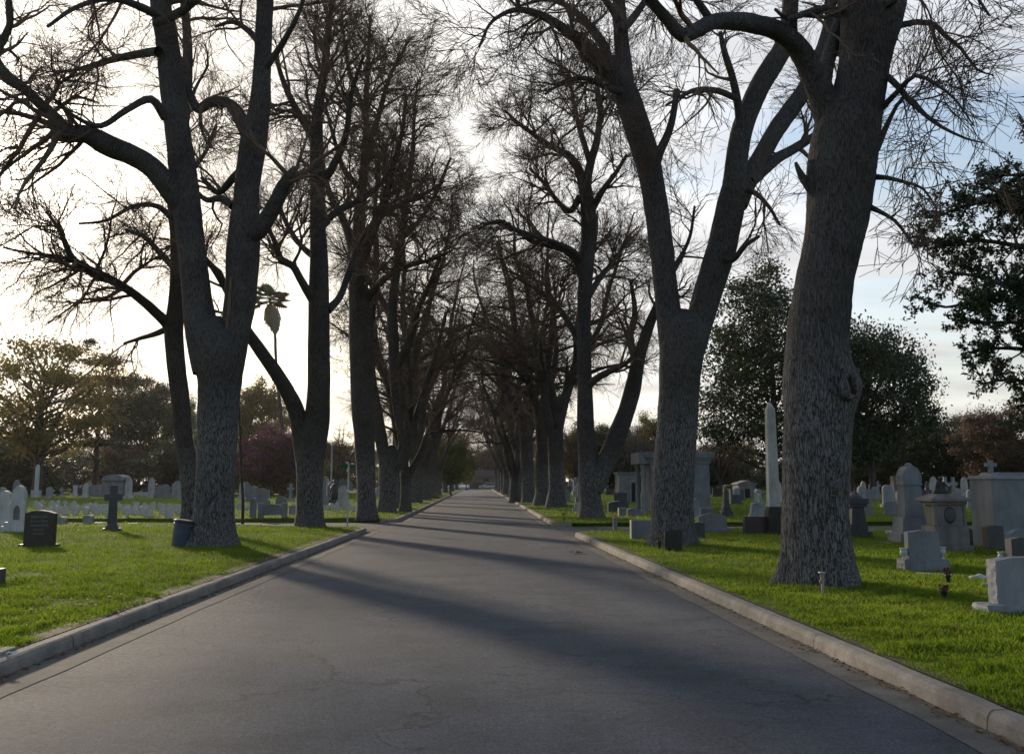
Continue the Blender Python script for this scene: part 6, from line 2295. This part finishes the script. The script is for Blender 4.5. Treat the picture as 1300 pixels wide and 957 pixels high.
rf = random.Random(99)
areas = [('right of the road beyond the obelisk', 880, 1290, 619.5, 641, 120), ('on the right lawn level with the vault', 1095, 1290, 628, 645, 16), ('between the right avenue trees', 700, 830, 621, 640, 34), ('on the left lawn under the far trees', 0, 245, 619.5, 634, 42), ('left of the road behind the plum tree', 296, 520, 619.5, 638, 34)]
for area, u0, u1, v0, v1, n in areas:
    for i in range(n):
        for _ in range(12):
            pq = gnd(rf.uniform(u0, u1), v0 + (v1 - v0) * rf.random() ** 1.3)
            if in_lane(pq.x, pq.y):
                continue
            if all((pq.x - a) ** 2 + (pq.y - b) ** 2 > 2.2 for a, b in taken):
                break
        taken.append((pq.x, pq.y))
        far_stone(rf.choice((0, 0, 1, 1, 2, 2, 3, 4, 5, 5, 6) if u0 < 600 else (0, 0, 1, 1, 2, 2, 3, 4) if 'vault' in area or 'obelisk' in area else (0, 1, 2, 3, 5)), pq.x, pq.y, area)

# ---- bin leaning on the twin-stemmed tree
p = place(229, 694)
s = mpp(p)
t = thing('litter_bin', 'dark blue plastic bin leaning against the trunk of the twin-stemmed tree', 'bin', p)
bm = nb()
H = 33 * s
lathe(bm, [(11 * s, 0), (11.6 * s, .02), (12.2 * s, H * .3), (12.4 * s, H * .31), (13.3 * s, H * .8), (13.9 * s, H * .81), (13.9 * s, H * .85), (13.4 * s, H * .86), (13.5 * s, H * .9)], 28)
part('body', bm, BIN_BLUE, t, smooth=False)
bm = nb()
lathe(bm, [(14.4 * s, H * .9), (14.8 * s, H * .92), (14.6 * s, H * .96), (12 * s, H * 1.0), (5 * s, H * 1.02)], 28)
part('lid', bm, BIN_DARK, t, smooth=False)
for a in (-.6, 2.5):
    bm = nb()
    q0 = Vector((math.cos(a) * 13.6 * s, math.sin(a) * 13.6 * s, H * .74))
    box(bm, q0.x, q0.y, q0.z, .03, .09, .05, Matrix.Rotation(a, 4, 'Z'))
    part('handle', bm, BIN_BLUE, t, bev=.008)
t.rotation_euler = (0, R(9), R(10))
t.location.z += .03

# ---- street sign and lamp post
p = place(441, 664)
s = mpp(p)
t = thing('street_sign', 'green street sign on a thin pole at the left side lane', 'sign', p)
bm = nb()
rod(bm, (0, 0, -.1), (0, 0, 77 * s), .03, 10)
part('pole', bm, METAL, t)
bm = nb()
box(bm, 0, 0, 71 * s, 18 * s, .012, 4.6 * s)
part('sign_plate', bm, GREEN_SIGN, t, bev=.003)
bm = nb()
box(bm, 0, 0, 66.2 * s, .012, 16 * s, 4.2 * s, Matrix.Rotation(R(20), 4, 'Z'))
part('sign_plate', bm, GREEN_SIGN, t, bev=.003)
bm = nb()
bmesh.ops.create_icosphere(bm, subdivisions=2, radius=.045, matrix=Matrix.Translation((.02, -.03, 42 * s)))
part('reflector', bm, WHITE, t, smooth=True)

p = place(420, 632)
s = mpp(p)
t = thing('flag_pole', 'pale metal pole rising behind the tall draped figure', 'pole', p)
bm = nb()
rod(bm, (0, 0, -.1), (0, 0, 66 * s), 1.3 * s, 10, .9 * s)
part('shaft', bm, METAL, t)
bm = nb()
bmesh.ops.create_icosphere(bm, subdivisions=2, radius=1.6 * s, matrix=Matrix.Translation((0, 0, 67 * s)))
part('finial', bm, METAL, t, smooth=True)
p = place(236, 641)
s = mpp(p)
t = thing('flag_pole', 'thin pale pole left of the twin-stemmed tree', 'pole', p)
bm = nb()
rod(bm, (0, 0, -.1), (0, 0, 52 * s), 1.0 * s, 10, .8 * s)
part('shaft', bm, METAL, t)
bm = nb()
bmesh.ops.create_icosphere(bm, subdivisions=2, radius=1.3 * s, matrix=Matrix.Translation((0, 0, 52.5 * s)))
part('finial', bm, METAL, t, smooth=True)


# ---- brush heaps by the kerb
def brush(label, u, v, w, h, seed):
    p = place(u, v)
    s = mpp(p)
    r = np.random.default_rng(seed)
    n = 260
    P0 = r.normal(size=(n, 3)) * np.array([w * s * .22, .35, h * s * .2]) + np.array([0, 0, h * s * .3])
    P0[:, 2] = np.abs(P0[:, 2])
    d = unit(r.normal(size=(n, 3)) * np.array([1, 1, .5]))
    P = np.stack([P0, P0 + d * .25, P0 + d * .5 + r.normal(size=(n, 3)) * .05], 1)
    P[:, :, 2] = np.maximum(P[:, :, 2], .01)
    V, Q = tubes(P, np.broadcast_to(np.array([.022, .016, .008]), (n, 3)), 4)
    o = meshobj('brush_pile', npmesh('brush_pile', V, Q), TWIG)
    o.location = p
    tag(o, label, 'brush pile')


brush('dark heap of cut brush on the left verge near the kerb', 549, 632.5, 14, 6, 1)
brush('dark heap of cut brush behind the slim tree at the right kerb', 664, 636.5, 18, 6, 2)


# ---- cars at the road end
def car_proto(label, paint, van=False):
    t = thing('parked_car', label, 'car', (0, 0, 0), 0, 'cars by the cross road')
    L_, W_ = 4.5, 1.8
    hh = 1.95 if van else 1.45
    prof = [(-2.25, .35), (-2.2, .75), (-1.3, .92), (-.75, hh - .06), (-.4, hh), (1.2 if not van else 2.0, hh), (1.8 if not van else 2.15, .98), (2.22, .9), (2.25, .35)]
    bm = nb()
    prism(bm, prof, W_)
    part('body', bm, paint, t, bev=.07, ang=12)
    bm = nb()
    wt = 1.15 if not van else 1.9
    for sy in (-1, 1):
        prism(bm, [(-1.05, .98), (-.62, hh - .14), (wt - .1, hh - .14), (wt + .3, .98)], .02, sy * (W_ / 2 + .004))
    part('side_window', bm, GLASS, t)
    bm = nb()
    box(bm, -1.06, 0, .98, .03, W_ * .84, hh - 1.12, Matrix.Rotation(R(32), 4, 'Y'))
    part('windscreen', bm, GLASS, t)
    for sx in (-1.4, 1.4):
        for sy in (-1, 1):
            bm = nb()
            rod(bm, (sx, sy * .92, .32), (sx, sy * .72, .32), .32, 18)
            w = part('wheel', bm, TYRE, t)
            bm = nb()
            rod(bm, (sx, sy * .93, .32), (sx, sy * .90, .32), .19, 12)
            part('rim', bm, METAL, w)
    for sy in (-1, 1):
        bm = nb()
        box(bm, -2.2, sy * .65, .62, .08, .32, .14)
        part('headlight', bm, WHITE, t, bev=.02)
    return t


PAINT_W = plain('car_white', (0.75, 0.75, 0.75), 0.3, 0.5, 0, .03)
PAINT_S = plain('car_silver', (0.42, 0.46, 0.5), 0.3, 0.5, .4, .05)
PAINT_B = plain('car_blue', (0.25, 0.42, 0.5), 0.3, 0.5, .2, .05)
def carat(c, x, y, rot):
    c.location = (x, y, 0.005)
    c.rotation_euler = (0, 0, rot)
carat(car_proto('white car at the left kerb facing down the road', PAINT_W), -2.95, 216, R(90 - 6))
carat(car_proto('pale van on the cross road behind the white car', PAINT_W, True), -5.0, 231, R(0))
carat(car_proto('silver car crossing in the middle of the far road end', PAINT_S), 2.4, 229, R(0))
carat(car_proto('pale blue car rightmost on the cross road', PAINT_B), 5.2, 233, R(180))

# ---- wall and house closing the view
bm = nb()
t = thing('boundary_wall', 'low dark brick wall with a pale coping behind the cars', 'wall', (0, END + 15, 0))
box(bm, 0, 0, -.05, 70, .3, 1.75)
part('wall', bm, BRICK, t)
bm = nb()
box(bm, 0, 0, 1.70, 70.1, .42, .1)
part('coping', bm, STUCCO, t, bev=.01)
t = thing('house', 'low house with dark windows behind the brick wall', 'house', (-1, END + 26, 0))
bm = nb()
box(bm, 0, 0, -.05, 16, 8, 2.9)
part('wall', bm, DULL, t)
for k in range(5):
    bm = nb()
    box(bm, -6 + k * 3, -4.03, 1.0, 1.4, .08, 1.5)
    part('window', bm, GLASS, t, bev=.01)
bm = nb()
prism(bm, [(-8.6, 0), (8.6, 0), (7, 1.7), (-7, 1.7)], 9.2, 0, 2.86)
part('roof', bm, ROOF, t)

# ---- dandelions in the left lawn
dand = None
rdn = random.Random(31)
for (u, v) in ((39, 783), (47, 797), (69, 786), (108, 773), (139, 765), (154, 762), (105, 758), (36, 754), (160, 742), (220, 728), (62, 742), (20, 794), (90, 770), (188, 720)):
    q = gnd(u, v)
    q.z = lawn_z(q.x, q.y)
    if dand is None:
        dand = thing('dandelion', 'small yellow dandelion in the grass of the near left lawn', 'flower', q, 0, 'dandelions in the near left lawn')
        bm = nb()
        rod(bm, (0, 0, 0), (.004, 0, .085), .002, 5)
        part('stem', bm, STEM, dand)
        bm = nb()
        lathe(bm, [(.004, .083), (.019, .092), (.015, .098), (.004, .101)], 9)
        part('flower_head', bm, PETAL_Y, dand)
    else:
        dup(dand, q, rdn.random() * 6, rdn.uniform(.75, 1.15))

# ---- dry leaves on the road and gutter
def dry_leaf(label, u, v, size, n=1, z=0.01, seed=0):
    p = gnd(u, v, z)
    r = random.Random(seed)
    bm = nb()
    for k in range(n):
        a = r.random() * 6.28
        c = Vector((r.uniform(-1, 1) * size * (n > 1), r.uniform(-1, 1) * size * .5 * (n > 1), r.random() * size * .3 * (n > 1)))
        q = [(-1, 0, .1), (-.4, .45, .25), (.3, .5, .2), (1, 0, .35), (.3, -.5, .15), (-.4, -.45, .3)]
        sz = size * .55
        vs_ = [bm.verts.new(c + Vector((math.cos(a) * x * sz - math.sin(a) * y * sz, math.sin(a) * x * sz + math.cos(a) * y * sz, z_ * sz))) for x, y, z_ in q]
        bm.faces.new((vs_[0], vs_[1], vs_[2], vs_[3]))
        bm.faces.new((vs_[0], vs_[3], vs_[4], vs_[5]))
    o = part('dry_leaves' if n > 1 else 'dry_leaf', bm, DRYLEAF, None)
    o.location = p
    tag(o, label, 'leaves')


dry_leaf('small heap of dark dead leaves on the asphalt near the right kerb', 733, 702, .13, 12, .008, 1)
dry_leaf('tan leaf lying in the right gutter against the kerb', 834, 728, .10, 1, .02, 2)
dry_leaf('dark scrap of bark on the asphalt at lower right', 906, 820, .07, 2, .008, 3)
dry_leaf('pale leaf in the right gutter near the kerb joint', 1001, 807, .05, 1, .02, 4)
# litter drifted along both gutters: nobody could count it
r = np.random.default_rng(5)
n = 1600
yv = 5.5 * (60 / 5.5) ** r.random(n)
sd = np.where(r.random(n) < .5, -1, 1)
kx = np.where(sd > 0, np.interp(yv, [0, 8, 13.7, 30, 36, 60], [3.40, 3.30, 3.18, 2.86, 2.72, 2.76]), np.interp(yv, [0, 8, 12, 20, 33, 41, 60], [3.97, 3.94, 3.92, 3.80, 3.60, 3.26, 3.22]))
xv = sd * (kx - .012 - np.abs(r.normal(size=n)) * .07)
okk = (sd > 0) & ((yv < 29.5) | (yv > 38)) | (sd < 0) & ((yv < 32.5) | (yv > 42.5))
xv, yv = xv[okk], yv[okk]
n = len(xv)
a = r.random(n) * 6.28
sz = r.uniform(.008, .028, n)
z = r.uniform(.010, .022, n)
V = np.empty((n, 4, 3))
for k, (cx, cy, dz) in enumerate(((-1, 0, 0), (0, .5, .5), (1, 0, .1), (0, -.5, .3))):
    V[:, k, 0] = xv + sz * (np.cos(a) * cx - np.sin(a) * cy)
    V[:, k, 1] = yv + sz * (np.sin(a) * cx + np.cos(a) * cy)
    V[:, k, 2] = z + sz * dz
# fallen leaf bits on the turf under the avenue trees
n2_ = 5200
yl = 5.5 * (60 / 5.5) ** r.random(n2_)
sl = np.where(r.random(n2_) < .5, -1, 1)
xl = sl * (3.4 + np.abs(r.normal(size=n2_)) * (2.2 + yl * 0.10))
keep = np.array([abs(a_) > max(kerb_xr(b_), -kerb_xl(b_)) + .2 and not in_lane(a_, b_) for a_, b_ in zip(xl, yl)])
xl, yl = xl[keep], yl[keep]
n2_ = len(xl)
zl = np.array([lawn_z(a_, b_) for a_, b_ in zip(xl, yl)]) + r.uniform(.015, .05, n2_)
al = r.random(n2_) * 6.28
s2 = r.uniform(.012, .032, n2_)
V2 = np.empty((n2_, 4, 3))
for k, (cx, cy) in enumerate(((-1, 0), (0, .5), (1, 0), (0, -.5))):
    V2[:, k, 0] = xl + s2 * (np.cos(al) * cx - np.sin(al) * cy)
    V2[:, k, 1] = yl + s2 * (np.sin(al) * cx + np.cos(al) * cy)
    V2[:, k, 2] = zl + s2 * r.uniform(-.5, .5, n2_)
# and stray bits blown over the asphalt
n3_ = 60
y3 = 5.5 * (50 / 5.5) ** r.random(n3_)
x3 = np.where(r.random(n3_) < .5, -1, 1) * np.clip(3.1 - np.abs(r.normal(size=n3_)) * 1.1, -1, 3.1)
a3 = r.random(n3_) * 6.28
s3 = r.uniform(.006, .017, n3_)
V3 = np.empty((n3_, 4, 3))
for k, (cx, cy, dz) in enumerate(((-1, 0, 0), (0, .5, .5), (1, 0, .1), (0, -.5, .3))):
    V3[:, k, 0] = x3 + s3 * (np.cos(a3) * cx - np.sin(a3) * cy)
    V3[:, k, 1] = y3 + s3 * (np.sin(a3) * cx + np.cos(a3) * cy)
    V3[:, k, 2] = .008 + s3 * dz
V = np.concatenate([V, V2, V3])
n = len(V)
lt = meshobj('leaf_litter', npmesh('leaf_litter', V.reshape(-1, 3), np.arange(n * 4).reshape(n, 4), False), DRYLEAF)
tag(lt, 'fine dead leaf bits on the turf, road edges and gutters', 'leaf litter', kind='stuff')
